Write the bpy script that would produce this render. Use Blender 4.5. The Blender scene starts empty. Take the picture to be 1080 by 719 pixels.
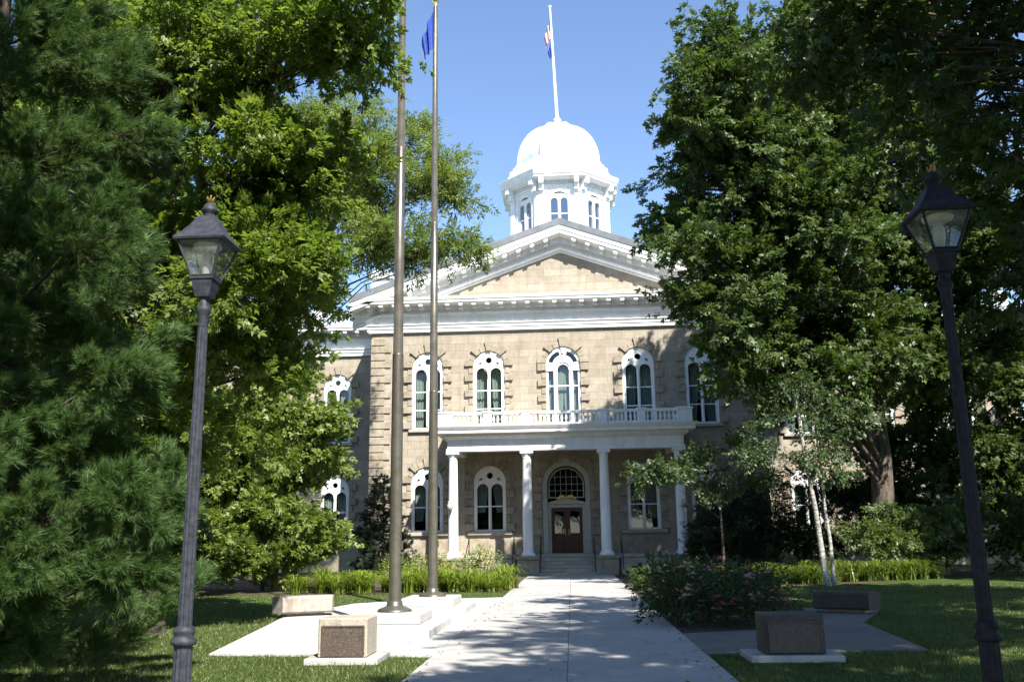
import bpy, math, random
import numpy as np
from mathutils import Vector, Matrix
from mathutils.geometry import tessellate_polygon

random.seed(7)
S = bpy.context.scene
COL = S.collection
PI = math.pi
R = math.radians

# ------------------------------------------------------------------ camera, sky, sun, exposure
cam_d = bpy.data.cameras.new('camera')
cam_d.sensor_width = 36.0
cam_d.lens = 31.755
cam_d.clip_start = 0.05
cam_d.clip_end = 3000
cam = bpy.data.objects.new('camera', cam_d)
COL.objects.link(cam)
PITCH, YAW, ROLL = R(12.4226), R(3.5268), R(0.818)
r0 = Vector((math.cos(YAW), math.sin(YAW), 0)); f0 = Vector((-math.sin(YAW), math.cos(YAW), 0)); u0 = Vector((0, 0, 1))
F = f0*math.cos(PITCH) + u0*math.sin(PITCH)
U = u0*math.cos(PITCH) - f0*math.sin(PITCH)
Rx = r0*math.cos(ROLL) - U*math.sin(ROLL)
Ux = r0*math.sin(ROLL) + U*math.cos(ROLL)
m = Matrix(((Rx.x, Ux.x, -F.x, 0.10), (Rx.y, Ux.y, -F.y, 0.0), (Rx.z, Ux.z, -F.z, 1.65), (0, 0, 0, 1)))
cam.matrix_world = m
S.camera = cam

SUN_EL, SUN_AZ = R(46), R(27)         # azimuth: to the right of straight behind the camera
sun_dir = Vector((math.sin(SUN_AZ)*math.cos(SUN_EL), -math.cos(SUN_AZ)*math.cos(SUN_EL), math.sin(SUN_EL)))
W = bpy.data.worlds.new('World'); S.world = W; W.use_nodes = True
nt = W.node_tree; nt.nodes.clear()
sky = nt.nodes.new('ShaderNodeTexSky'); sky.sky_type = 'NISHITA'; sky.sun_disc = False
sky.sun_elevation = SUN_EL
sky.sun_rotation = math.atan2(sun_dir.x, sun_dir.y)
sky.altitude = 1500; sky.air_density = 1.0; sky.dust_density = 0.0; sky.ozone_density = 2.3
bg = nt.nodes.new('ShaderNodeBackground'); bg.inputs[1].default_value = 0.112
wo = nt.nodes.new('ShaderNodeOutputWorld')
nt.links.new(sky.outputs[0], bg.inputs[0]); nt.links.new(bg.outputs[0], wo.inputs[0])
sd = bpy.data.lights.new('sun', 'SUN'); sd.energy = 4.8; sd.angle = R(0.53); sd.color = (1.0, 0.95, 0.86)
so = bpy.data.objects.new('sun', sd); COL.objects.link(so)
so.rotation_euler = sun_dir.to_track_quat('Z', 'Y').to_euler()
so.location = (30, -60, 60)
S.view_settings.view_transform = 'Standard'
S.view_settings.look = 'None'
S.view_settings.exposure = 1.42
S.view_settings.gamma = 1.0
S.view_settings.use_curve_mapping = False
S.render.engine = 'CYCLES'
S.cycles.max_bounces = 7; S.cycles.diffuse_bounces = 3; S.cycles.glossy_bounces = 3
S.cycles.transmission_bounces = 5; S.cycles.transparent_max_bounces = 8
S.cycles.caustics_reflective = False; S.cycles.caustics_refractive = False

# ------------------------------------------------------------------ materials
MATS = {}
def new_mat(name):
    mt = bpy.data.materials.new(name); mt.use_nodes = True
    n = mt.node_tree; b = n.nodes['Principled BSDF']
    MATS[name] = mt
    return mt, n, b
def ramp(n, stops):
    c = n.nodes.new('ShaderNodeValToRGB')
    while len(c.color_ramp.elements) < len(stops): c.color_ramp.elements.new(0.5)
    for e, (p, col) in zip(c.color_ramp.elements, stops):
        e.position = p; e.color = (*col, 1)
    return c
def noise(n, scale, detail=6, rough=0.6, coord='Object', dist=0.0):
    tc = n.nodes.new('ShaderNodeTexCoord'); t = n.nodes.new('ShaderNodeTexNoise')
    t.inputs['Scale'].default_value = scale; t.inputs['Detail'].default_value = detail
    t.inputs['Roughness'].default_value = rough; t.inputs['Distortion'].default_value = dist
    n.links.new(tc.outputs[coord], t.inputs['Vector'])
    return t
def bump(n, b, src, strength=0.3, dist=0.02):
    bp = n.nodes.new('ShaderNodeBump'); bp.inputs['Strength'].default_value = strength; bp.inputs['Distance'].default_value = dist
    n.links.new(src, bp.inputs['Height']); n.links.new(bp.outputs[0], b.inputs['Normal'])
    return bp
def simple(name, c1, c2=None, rough=0.6, scale=6, metal=0.0, bmp=0.0, bscale=40, spec=0.5, pos=(0.35, 0.65)):
    mt, n, b = new_mat(name)
    b.inputs['Roughness'].default_value = rough; b.inputs['Metallic'].default_value = metal
    b.inputs['Specular IOR Level'].default_value = spec
    if c2 is None: b.inputs['Base Color'].default_value = (*c1, 1)
    else:
        t = noise(n, scale); rp = ramp(n, [(pos[0], c1), (pos[1], c2)])
        n.links.new(t.outputs['Fac'], rp.inputs[0]); n.links.new(rp.outputs[0], b.inputs['Base Color'])
    if bmp:
        t2 = noise(n, bscale, 8, .65); bump(n, b, t2.outputs['Fac'], bmp)
    return mt
def mixc(n, fac, a, b, mode='MULTIPLY', f=1.0):
    mx = n.nodes.new('ShaderNodeMix'); mx.data_type = 'RGBA'; mx.blend_type = mode
    if fac is None: mx.inputs[0].default_value = f
    else: n.links.new(fac, mx.inputs[0])
    for i, v in ((6, a), (7, b)):
        if isinstance(v, tuple): mx.inputs[i].default_value = (*v, 1)
        else: n.links.new(v, mx.inputs[i])
    return mx.outputs[2]

# ashlar sandstone (UV in metres)
mt, n, b = new_mat('sandstone')
uv = n.nodes.new('ShaderNodeUVMap'); uv.uv_map = 'UVMap'
br = n.nodes.new('ShaderNodeTexBrick')
br.inputs['Scale'].default_value = 1.0; br.inputs['Brick Width'].default_value = 0.92; br.inputs['Row Height'].default_value = 0.40
br.inputs['Mortar Size'].default_value = 0.008; br.inputs['Mortar Smooth'].default_value = 0.3; br.inputs['Bias'].default_value = 0.0
br.inputs['Color1'].default_value = (.378, .345, .295, 1); br.inputs['Color2'].default_value = (.316, .284, .235, 1); br.inputs['Mortar'].default_value = (.235, .2, .152, 1)
n.links.new(uv.outputs[0], br.inputs['Vector'])
t = noise(n, 1.6, 8, .7); rp = ramp(n, [(.3, (.8, .77, .74)), (.7, (1.08, 1.06, 1.02))]); n.links.new(t.outputs['Fac'], rp.inputs[0])
t3 = noise(n, 9, 6, .7); rp3 = ramp(n, [(.3, (.86, .85, .84)), (.65, (1.06, 1.05, 1.04))]); n.links.new(t3.outputs['Fac'], rp3.inputs[0])
c = mixc(n, None, br.outputs['Color'], rp.outputs[0]); c = mixc(n, None, c, rp3.outputs[0]); n.links.new(c, b.inputs['Base Color'])
b.inputs['Roughness'].default_value = .9; b.inputs['Specular IOR Level'].default_value = .2
ad = n.nodes.new('ShaderNodeMath'); ad.operation = 'MULTIPLY_ADD'; ad.inputs[1].default_value = -.6
n.links.new(br.outputs['Fac'], ad.inputs[0]); n.links.new(t3.outputs['Fac'], ad.inputs[2])
bump(n, b, ad.outputs[0], .5, .03)
simple('rock_stone', (.235, .20, .15), (.355, .312, .248), .92, 2.2, bmp=.8, bscale=7, spec=.2)
simple('pale_stone', (.30, .27, .225), (.40, .365, .31), .85, 3, bmp=.25, bscale=20, spec=.3)
simple('trim_stone', (.36, .35, .31), (.44, .42, .37), .8, 3, bmp=.1, spec=.3)
simple('white_paint', (.72, .725, .725), (.79, .79, .785), .5, 1.3, bmp=.05, bscale=30, spec=.4)
simple('dome_white', (.52, .545, .575), (.64, .66, .68), .38, .9, bmp=.06, bscale=3, spec=.5)
simple('grey_roof', (.17, .185, .205), (.24, .255, .28), .5, 1.5, spec=.4)
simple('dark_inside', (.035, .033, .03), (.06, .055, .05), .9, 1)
simple('curtain', (.20, .235, .215), (.30, .34, .31), .9, 9)
simple('red_wood', (.045, .014, .009), (.08, .024, .016), .45, 5, spec=.3)
simple('gilt', (.70, .50, .13), (.85, .66, .24), .35, 20, metal=.35)
simple('old_gilt', (.22, .13, .04), (.36, .23, .07), .45, 30, metal=.6)
simple('iron_black', (.012, .0125, .014), (.028, .028, .031), .42, 30, bmp=.12, bscale=60, spec=.5)
simple('lamp_paint_sunlit', (.020, .022, .029), (.043, .046, .058), .55, 25, bmp=.1, bscale=50, spec=.2)  # same lamp paint, lightened to stand for sun on the left lamp
simple('lamp_paint_shaded', (.008, .009, .012), (.02, .021, .027), .6, 25, bmp=.1, bscale=50, spec=.12)  # same lamp paint, darkened to stand for shade on the right lamp
simple('lamp_glow_globe', (.34, .32, .28), (.42, .40, .36), .4, 8)
simple('bronze_pole', (.118, .106, .082), (.17, .155, .125), .33, 5, metal=.6, bmp=.04, bscale=30)
simple('gold_ball', (.6, .5, .25), (.75, .62, .3), .25, 5, metal=.9)
simple('plaque_bronze', (.075, .055, .045), (.125, .095, .078), .45, 22, metal=.35, bmp=.6, bscale=70)
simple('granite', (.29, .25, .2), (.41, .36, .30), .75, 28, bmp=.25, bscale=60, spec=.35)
simple('stone_shaded', (.05, .044, .04), (.09, .08, .073), .75, 28, bmp=.25, bscale=60, spec=.35)  # stone colour darkened to stand for shade on right monument and bench
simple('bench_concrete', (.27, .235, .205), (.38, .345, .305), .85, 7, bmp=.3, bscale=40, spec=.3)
simple('soil', (.045, .032, .022), (.10, .075, .052), .95, 14, bmp=.9, bscale=30, spec=.2)
simple('flag_blue', (.014, .045, .26), (.024, .06, .34), .8, 5)
simple('flag_grey', (.5, .5, .5)); simple('flag_red', (.45, .03, .04), rough=.8); simple('flag_white', (.75, .74, .72), rough=.8)
simple('petal_pink', (.55, .10, .18), (.78, .32, .38), .7, 9)
simple('petal_pale', (.72, .46, .42), (.82, .64, .56), .7, 9)
simple('petal_yellow', (.60, .46, .05), (.72, .58, .12), .7, 9)
simple('white_pole', (.78, .79, .80), rough=.4)

def concrete(name, c1, c2):
    mt, n, b = new_mat(name)
    t = noise(n, .7, 8, .7); rp = ramp(n, [(.3, c1), (.7, c2)]); n.links.new(t.outputs['Fac'], rp.inputs[0])
    t2 = noise(n, 55, 5, .7); rp2 = ramp(n, [(.3, (.86, .86, .86)), (.7, (1.06, 1.06, 1.06))]); n.links.new(t2.outputs['Fac'], rp2.inputs[0])
    t3 = noise(n, 3.1, 9, .75, dist=.6); rp3 = ramp(n, [(.30, (.70, .675, .65)), (.47, (1, 1, 1))]); n.links.new(t3.outputs['Fac'], rp3.inputs[0])
    c = mixc(n, None, rp.outputs[0], rp2.outputs[0]); c = mixc(n, None, c, rp3.outputs[0]); n.links.new(c, b.inputs['Base Color'])
    b.inputs['Roughness'].default_value = .85; b.inputs['Specular IOR Level'].default_value = .3
    bump(n, b, t2.outputs['Fac'], .15, .005)
def streaks(name, lo):
    n = MATS[name].node_tree; b = n.nodes['Principled BSDF']; src = b.inputs['Base Color'].links[0].from_socket
    tc = n.nodes.new('ShaderNodeTexCoord'); mp = n.nodes.new('ShaderNodeMapping'); mp.inputs['Scale'].default_value = (2.2, 2.2, .25)
    t = n.nodes.new('ShaderNodeTexNoise'); t.inputs['Scale'].default_value = 1.6; t.inputs['Detail'].default_value = 9; t.inputs['Roughness'].default_value = .75
    n.links.new(tc.outputs['Object'], mp.inputs[0]); n.links.new(mp.outputs[0], t.inputs['Vector'])
    rp = ramp(n, [(.36, lo), (.52, (1, 1, 1))]); n.links.new(t.outputs['Fac'], rp.inputs[0])
    n.links.new(mixc(n, None, src, rp.outputs[0]), b.inputs['Base Color'])
streaks('white_paint', (.87, .86, .835)); streaks('dome_white', (.84, .84, .83)); streaks('sandstone', (.86, .845, .82)); streaks('rock_stone', (.82, .80, .77)); streaks('granite', (.76, .74, .7)); streaks('bench_concrete', (.72, .69, .65)); streaks('stone_shaded', (.75, .74, .72))
concrete('path_concrete', (.30, .295, .285), (.41, .40, .385))
concrete('plaza_concrete', (.39, .38, .365), (.49, .48, .455))

mt, n, b = new_mat('lawn')
t = noise(n, .35, 8, .65); rp = ramp(n, [(.3, (.04, .07, .015)), (.55, (.062, .096, .024)), (.75, (.10, .113, .038))]); n.links.new(t.outputs['Fac'], rp.inputs[0])
t2 = noise(n, 40, 8, .8); rp2 = ramp(n, [(.25, (.55, .55, .5)), (.7, (1.2, 1.2, 1.15))]); n.links.new(t2.outputs['Fac'], rp2.inputs[0])
n.links.new(mixc(n, None, rp.outputs[0], rp2.outputs[0]), b.inputs['Base Color'])
b.inputs['Roughness'].default_value = .95; b.inputs['Specular IOR Level'].default_value = .1
bump(n, b, t2.outputs['Fac'], .8, .04)

def bark(name, c1, c2, scale=8, stretch=.25):
    mt, n, b = new_mat(name)
    tc = n.nodes.new('ShaderNodeTexCoord'); mp = n.nodes.new('ShaderNodeMapping'); mp.inputs['Scale'].default_value = (1, 1, stretch)
    t = n.nodes.new('ShaderNodeTexNoise'); t.inputs['Scale'].default_value = scale; t.inputs['Detail'].default_value = 8; t.inputs['Roughness'].default_value = .7
    n.links.new(tc.outputs['Object'], mp.inputs[0]); n.links.new(mp.outputs[0], t.inputs['Vector'])
    rp = ramp(n, [(.38, c1), (.62, c2)]); n.links.new(t.outputs['Fac'], rp.inputs[0]); n.links.new(rp.outputs[0], b.inputs['Base Color'])
    b.inputs['Roughness'].default_value = .9; b.inputs['Specular IOR Level'].default_value = .2
    bump(n, b, t.outputs['Fac'], .9, .05)
bark('bark', (.045, .035, .027), (.14, .115, .092))
bark('bark_dark', (.035, .026, .02), (.11, .085, .065))
bark('aspen_bark', (.12, .11, .10), (.52, .50, .45), 5, 3.0)

def leaf_mat(name, cols, trans=.35, gloss=.05, rough=.48, patch=.5):
    mt = bpy.data.materials.new(name); mt.use_nodes = True; MATS[name] = mt
    n = mt.node_tree; n.nodes.clear()
    g = n.nodes.new('ShaderNodeNewGeometry')
    rp = ramp(n, [(i/(len(cols)-1), c) for i, c in enumerate(cols)])
    t = noise(n, patch, 3, .6)
    mth = n.nodes.new('ShaderNodeMath'); mth.operation = 'MULTIPLY_ADD'; mth.inputs[1].default_value = .6
    sb = n.nodes.new('ShaderNodeMath'); sb.operation = 'MULTIPLY_ADD'; sb.inputs[1].default_value = .9; sb.inputs[2].default_value = -.25
    n.links.new(t.outputs['Fac'], sb.inputs[0])
    n.links.new(g.outputs['Random Per Island'], mth.inputs[0]); n.links.new(sb.outputs[0], mth.inputs[2]); n.links.new(mth.outputs[0], rp.inputs[0])
    d = n.nodes.new('ShaderNodeBsdfDiffuse'); tr = n.nodes.new('ShaderNodeBsdfTranslucent'); gl = n.nodes.new('ShaderNodeBsdfGlossy')
    gl.inputs['Roughness'].default_value = rough; gl.inputs['Color'].default_value = (.9, .95, .9, 1)
    n.links.new(rp.outputs[0], d.inputs['Color'])
    n.links.new(mixc(n, None, rp.outputs[0], (1.22, 1.3, .68)), tr.inputs['Color'])
    m1 = n.nodes.new('ShaderNodeMixShader'); m1.inputs[0].default_value = trans
    n.links.new(d.outputs[0], m1.inputs[1]); n.links.new(tr.outputs[0], m1.inputs[2])
    m2 = n.nodes.new('ShaderNodeMixShader'); m2.inputs[0].default_value = gloss
    n.links.new(m1.outputs[0], m2.inputs[1]); n.links.new(gl.outputs[0], m2.inputs[2])
    o = n.nodes.new('ShaderNodeOutputMaterial'); n.links.new(m2.outputs[0], o.inputs[0])
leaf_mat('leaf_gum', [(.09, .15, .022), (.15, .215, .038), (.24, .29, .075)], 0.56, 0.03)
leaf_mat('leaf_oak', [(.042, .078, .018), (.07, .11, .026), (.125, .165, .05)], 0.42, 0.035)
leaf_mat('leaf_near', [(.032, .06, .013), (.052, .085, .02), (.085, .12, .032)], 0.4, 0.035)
leaf_mat('leaf_locust', [(.115, .165, .03), (.16, .21, .045), (.22, .26, .075)], 0.48, 0.03)
leaf_mat('leaf_shrub', [(.12, .18, .035), (.185, .245, .055), (.28, .33, .11)], 0.45, 0.035)
leaf_mat('leaf_aspen', [(0.0528, 0.0924, 0.0352), (0.0748, 0.1188, 0.0484), (0.1144, 0.1584, 0.0704)], .38, 0.035)
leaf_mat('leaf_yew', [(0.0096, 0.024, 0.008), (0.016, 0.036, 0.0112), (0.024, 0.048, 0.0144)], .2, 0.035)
leaf_mat('needle', [(.045, .09, .028), (.078, .138, .042), (.135, .195, .07)], 0.3, 0.015, .4, .8)
leaf_mat('needle_blue', [(0.024, 0.044, 0.024), (0.04, 0.064, 0.0336), (0.056, 0.08, 0.04)], .2, 0.035)
leaf_mat('lily_leaf', [(.15, .22, .022), (.21, .275, .035), (.28, .32, .06)], 0.45, 0.04, .4, 2)
leaf_mat('iris_leaf', [(.06, .10, .02), (.085, .135, .028), (.13, .17, .045)], .4, .035, .4, 2)
leaf_mat('lily_green', [(.10, .15, .02), (.145, .20, .03), (.20, .245, .05)], .42, .035, .4, 2)
leaf_mat('leaf_lilac', [(.075, .12, .032), (.115, .16, .048), (.18, .22, .085)], .42, .035)
leaf_mat('dry_leaf', [(.09, .06, .025), (.16, .11, .04), (.12, .13, .03)], .2, .03)
leaf_mat('rose_leaf', [(0.0153, 0.03825, 0.0102), (0.0255, 0.05525, 0.0136), (0.0425, 0.0765, 0.02125)], .3, 0.035)
leaf_mat('grass_blade', [(.06, .095, .018), (.095, .13, .03), (.16, .17, .06)], .35, 0.035, .5, .4)

def facing(n, lo, hi):
    lw = n.nodes.new('ShaderNodeLayerWeight'); lw.inputs[0].default_value = .5
    p = n.nodes.new('ShaderNodeMath'); p.operation = 'POWER'; p.inputs[1].default_value = 4.0; n.links.new(lw.outputs['Facing'], p.inputs[0])
    q = n.nodes.new('ShaderNodeMath'); q.operation = 'MULTIPLY_ADD'; q.inputs[1].default_value = hi; q.inputs[2].default_value = lo; n.links.new(p.outputs[0], q.inputs[0])
    return q
mt = bpy.data.materials.new('window_glass'); mt.use_nodes = True; MATS['window_glass'] = mt
n = mt.node_tree; n.nodes.clear()
fr = facing(n, .06, .75)
t = noise(n, 1.2, 2, .5); bp = n.nodes.new('ShaderNodeBump'); bp.inputs['Strength'].default_value = .12; bp.inputs['Distance'].default_value = .02; n.links.new(t.outputs['Fac'], bp.inputs['Height'])
gl = n.nodes.new('ShaderNodeBsdfGlossy'); gl.inputs['Roughness'].default_value = .02; n.links.new(bp.outputs[0], gl.inputs['Normal'])
tp = n.nodes.new('ShaderNodeBsdfTransparent'); tp.inputs[0].default_value = (.70, .76, .74, 1)
mx = n.nodes.new('ShaderNodeMixShader'); n.links.new(fr.outputs[0], mx.inputs[0]); n.links.new(tp.outputs[0], mx.inputs[1]); n.links.new(gl.outputs[0], mx.inputs[2])
o = n.nodes.new('ShaderNodeOutputMaterial'); n.links.new(mx.outputs[0], o.inputs[0])
c2 = MATS['window_glass'].copy(); c2.name = 'cupola_glass'; MATS['cupola_glass'] = c2
for q in c2.node_tree.nodes:
    if q.type == 'MATH' and q.operation == 'MULTIPLY_ADD': q.inputs[2].default_value = .38
mt = bpy.data.materials.new('lamp_glass'); mt.use_nodes = True; MATS['lamp_glass'] = mt
n = mt.node_tree; n.nodes.clear()
fr = facing(n, .04, .7)
gl = n.nodes.new('ShaderNodeBsdfGlossy'); gl.inputs['Roughness'].default_value = .05
tp = n.nodes.new('ShaderNodeBsdfTransparent'); tp.inputs[0].default_value = (.86, .88, .88, 1)
df = n.nodes.new('ShaderNodeBsdfDiffuse'); df.inputs[0].default_value = (.5, .52, .5, 1)
t = noise(n, 14, 6, .7); rp = ramp(n, [(.4, (.04,)*3), (.75, (.3,)*3)]); n.links.new(t.outputs['Fac'], rp.inputs[0])
m0 = n.nodes.new('ShaderNodeMixShader'); n.links.new(rp.outputs[0], m0.inputs[0]); n.links.new(tp.outputs[0], m0.inputs[1]); n.links.new(df.outputs[0], m0.inputs[2])
mx = n.nodes.new('ShaderNodeMixShader'); n.links.new(fr.outputs[0], mx.inputs[0]); n.links.new(m0.outputs[0], mx.inputs[1]); n.links.new(gl.outputs[0], mx.inputs[2])
o = n.nodes.new('ShaderNodeOutputMaterial'); n.links.new(mx.outputs[0], o.inputs[0])

# ------------------------------------------------------------------ object helpers
def tag(o, label=None, cat=None, group=None, kind=None):
    if label: o['label'] = label
    if cat: o['category'] = cat
    if group: o['group'] = group
    if kind: o['kind'] = kind
    return o
def empty(name, loc=(0, 0, 0), rz=0):
    o = bpy.data.objects.new(name, None); COL.objects.link(o)
    o.location = loc; o.rotation_euler = (0, 0, rz); o.empty_display_size = .3
    return o
def copy_tree(o, parent=None):
    c = o.copy(); COL.objects.link(c)
    if parent is not None: c.parent = parent
    for ch in list(o.children): copy_tree(ch, c)
    return c

class MB:
    def __init__(s): s.v = []; s.f = []; s.sm = []; s.mi = []; s.cur = 0
    def add(s, vs, fs, smooth=False):
        o = len(s.v); s.v += [tuple(p) for p in vs]
        for f in fs: s.f.append(tuple(i+o for i in f)); s.sm.append(smooth); s.mi.append(s.cur)
    def box(s, x0, x1, y0, y1, z0, z1):
        vs = [(x, y, z) for z in (z0, z1) for y in (y0, y1) for x in (x0, x1)]
        s.add(vs, [(0, 2, 3, 1), (4, 5, 7, 6), (0, 1, 5, 4), (2, 6, 7, 3), (0, 4, 6, 2), (1, 3, 7, 5)])
    def bevel_box(s, x0, x1, y0, y1, z0, z1, b=.02):
        # chamfered box
        a = [(x0+b, y0), (x1-b, y0), (x1, y0+b), (x1, y1-b), (x1-b, y1), (x0+b, y1), (x0, y1-b), (x0, y0+b)]
        cx, cy = (x0+x1)/2, (y0+y1)/2
        def sh(p, d):
            sx = (abs(p[0]-cx)-d)/max(abs(p[0]-cx), 1e-6); sy = (abs(p[1]-cy)-d)/max(abs(p[1]-cy), 1e-6)
            return (cx+(p[0]-cx)*sx, cy+(p[1]-cy)*sy)
        rings = [[(*sh(p, b), z0) for p in a], [(*p, z0+b) for p in a], [(*p, z1-b) for p in a], [(*sh(p, b), z1) for p in a]]
        s.rings(rings, cap=True)
    def rings(s, rings, closed=True, cap=False, smooth=False):
        nn = len(rings[0]); vs = [p for r in rings for p in r]; fs = []
        for i in range(len(rings)-1):
            for j in range(nn if closed else nn-1):
                k = (j+1) % nn
                fs.append((i*nn+j, i*nn+k, (i+1)*nn+k, (i+1)*nn+j))
        s.add(vs, fs, smooth)
        if cap:
            s.add(rings[0], [tuple(range(nn))[::-1]]); s.add(rings[-1], [tuple(range(nn))])
    def lathe(s, prof, seg=20, c=(0, 0), rot=0, smooth=True, cap=True):
        rs = []
        for r, z in prof:
            rs.append([(c[0]+r*math.cos(rot+2*PI*k/seg), c[1]+r*math.sin(rot+2*PI*k/seg), z) for k in range(seg)])
        s.rings(rs, True, cap, smooth)
    def tube(s, pts, rad, seg=7, smooth=True, cap=True):
        pts = [Vector(p) for p in pts]; rs = []
        prev = None
        for i, p in enumerate(pts):
            d = (pts[min(i+1, len(pts)-1)] - pts[max(i-1, 0)])
            if d.length < 1e-6: d = Vector((0, 0, 1))
            d.normalize()
            if prev is None:
                a = Vector((1, 0, 0)) if abs(d.x) < .8 else Vector((0, 1, 0))
                x = (a - d*a.dot(d)).normalized()
            else:
                x = (prev - d*prev.dot(d)).normalized()
            prev = x; y = d.cross(x); r = rad[i] if hasattr(rad, '__len__') else rad
            rs.append([tuple(p + x*(r*math.cos(2*PI*k/seg)) + y*(r*math.sin(2*PI*k/seg))) for k in range(seg)])
        s.rings(rs, True, cap, smooth)
    def plate(s, outer, holes, y0, y1, sides=True):
        # polygon in XZ with holes, between y0 (front) and y1 (back)
        loops = [outer] + list(holes)
        allp = [p for l in loops for p in l]
        tris = tessellate_polygon([[Vector((p[0], p[1], 0)) for p in l] for l in loops])
        nn = len(allp)
        def area(t): a, b, c = (allp[i] for i in t); return (b[0]-a[0])*(c[1]-a[1])-(b[1]-a[1])*(c[0]-a[0])
        tris = [t if area(t) > 0 else (t[0], t[2], t[1]) for t in tris]
        vs = [(p[0], y0, p[1]) for p in allp] + [(p[0], y1, p[1]) for p in allp]
        fs = [tuple(t) for t in tris] + [tuple(i+nn for i in t[::-1]) for t in tris]
        if not sides: fs = [tuple(t) for t in tris]
        else:
            o = 0
            for li, l in enumerate(loops):
                k = len(l)
                ar = sum(l[i][0]*l[(i+1) % k][1]-l[(i+1) % k][0]*l[i][1] for i in range(k))
                for i in range(k):
                    j = (i+1) % k
                    q = (o+i, o+nn+i, o+nn+j, o+j)
                    if (ar > 0) != (li == 0): q = q[::-1]
                    fs.append(q)
                o += k
        s.add(vs, fs)
    def sweep(s, path, prof, closed=False, cap=False):
        # horizontal path of (x,y), outward = right-hand side of travel; prof of (d,z)
        k = len(path); nrm = []
        def en(a, b):
            d = Vector((b[0]-a[0], b[1]-a[1])).normalized(); return Vector((d.y, -d.x))
        rs = []
        for i in range(k):
            if closed or 0 < i < k-1:
                n1 = en(path[(i-1) % k], path[i]); n2 = en(path[i], path[(i+1) % k])
                mt_ = (n1+n2).normalized(); mt_ = mt_/max(mt_.dot(n1), .2)
            elif i == 0: mt_ = en(path[0], path[1])
            else: mt_ = en(path[-2], path[-1])
            rs.append([(path[i][0]+mt_.x*d, path[i][1]+mt_.y*d, z) for d, z in prof])
        if closed: rs.append(rs[0])
        nn = len(prof); vs = [p for r in rs for p in r]; fs = []
        for i in range(len(rs)-1):
            for j in range(nn-1):
                fs.append((i*nn+j, (i+1)*nn+j, (i+1)*nn+j+1, i*nn+j+1))
        s.add(vs, fs)
        if cap and not closed:
            s.add(rs[0], [tuple(range(nn))]); s.add(rs[-1], [tuple(range(nn))[::-1]])
    def build(s, name, mat, parent=None, loc=None):
        me = bpy.data.meshes.new(name); me.from_pydata(s.v, [], s.f)
        mats = mat if isinstance(mat, (list, tuple)) else [mat]
        for x in mats: me.materials.append(MATS[x])
        me.polygons.foreach_set('use_smooth', s.sm)
        me.polygons.foreach_set('material_index', s.mi)
        uvl = me.uv_layers.new(name='UVMap')
        nv = len(me.vertices); co = np.empty(nv*3); me.vertices.foreach_get('co', co); co = co.reshape(-1, 3)
        npoly = len(me.polygons); nr = np.empty(npoly*3); me.polygons.foreach_get('normal', nr); nr = np.abs(nr.reshape(-1, 3))
        lt = np.empty(npoly, dtype=np.int32); me.polygons.foreach_get('loop_total', lt)
        li = np.empty(len(me.loops), dtype=np.int32); me.loops.foreach_get('vertex_index', li)
        ln = np.repeat(nr, lt, axis=0); p = co[li]
        uvs = np.stack([p[:, 0], p[:, 2]], 1)
        mx_ = (ln[:, 0] > ln[:, 1]) & (ln[:, 0] >= ln[:, 2]); uvs[mx_, 0] = p[mx_, 1]
        mz = (ln[:, 2] > ln[:, 0]) & (ln[:, 2] > ln[:, 1]); uvs[mz, 0] = p[mz, 0]; uvs[mz, 1] = p[mz, 1]
        uvl.data.foreach_set('uv', uvs.ravel())
        me.update()
        o = bpy.data.objects.new(name, me); COL.objects.link(o)
        if parent is not None: o.parent = parent
        if loc is not None: o.location = loc
        return o

def np_mesh(name, verts, faces, mat, parent=None, smooth=False):
    """verts (n,3), faces (m,k) all of one size"""
    me = bpy.data.meshes.new(name); k = faces.shape[1]
    me.vertices.add(len(verts)); me.vertices.foreach_set('co', np.ascontiguousarray(verts, dtype=np.float32).ravel())
    me.loops.add(faces.size); me.loops.foreach_set('vertex_index', np.ascontiguousarray(faces, dtype=np.int32).ravel())
    me.polygons.add(len(faces)); me.polygons.foreach_set('loop_start', np.arange(0, faces.size, k, dtype=np.int32))
    me.polygons.foreach_set('loop_total', np.full(len(faces), k, dtype=np.int32))
    if smooth: me.polygons.foreach_set('use_smooth', np.ones(len(faces), dtype=bool))
    me.materials.append(MATS[mat]); me.update(calc_edges=True)
    o = bpy.data.objects.new(name, me); COL.objects.link(o)
    if parent is not None: o.parent = parent
    return o

def rect(x0, x1, z0, z1): return [(x0, z0), (x1, z0), (x1, z1), (x0, z1)]
def arch(cx, hw, z0, zs, n=14, r=None):
    r = r or hw
    return [(cx-hw, z0), (cx+hw, z0)] + [(cx+hw*math.cos(PI*k/n), zs+r*math.sin(PI*k/n)) for k in range(n+1)]
def circ(cx, cz, r, n=16): return [(cx+r*math.cos(2*PI*k/n), cz+r*math.sin(2*PI*k/n)) for k in range(n)]

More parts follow.
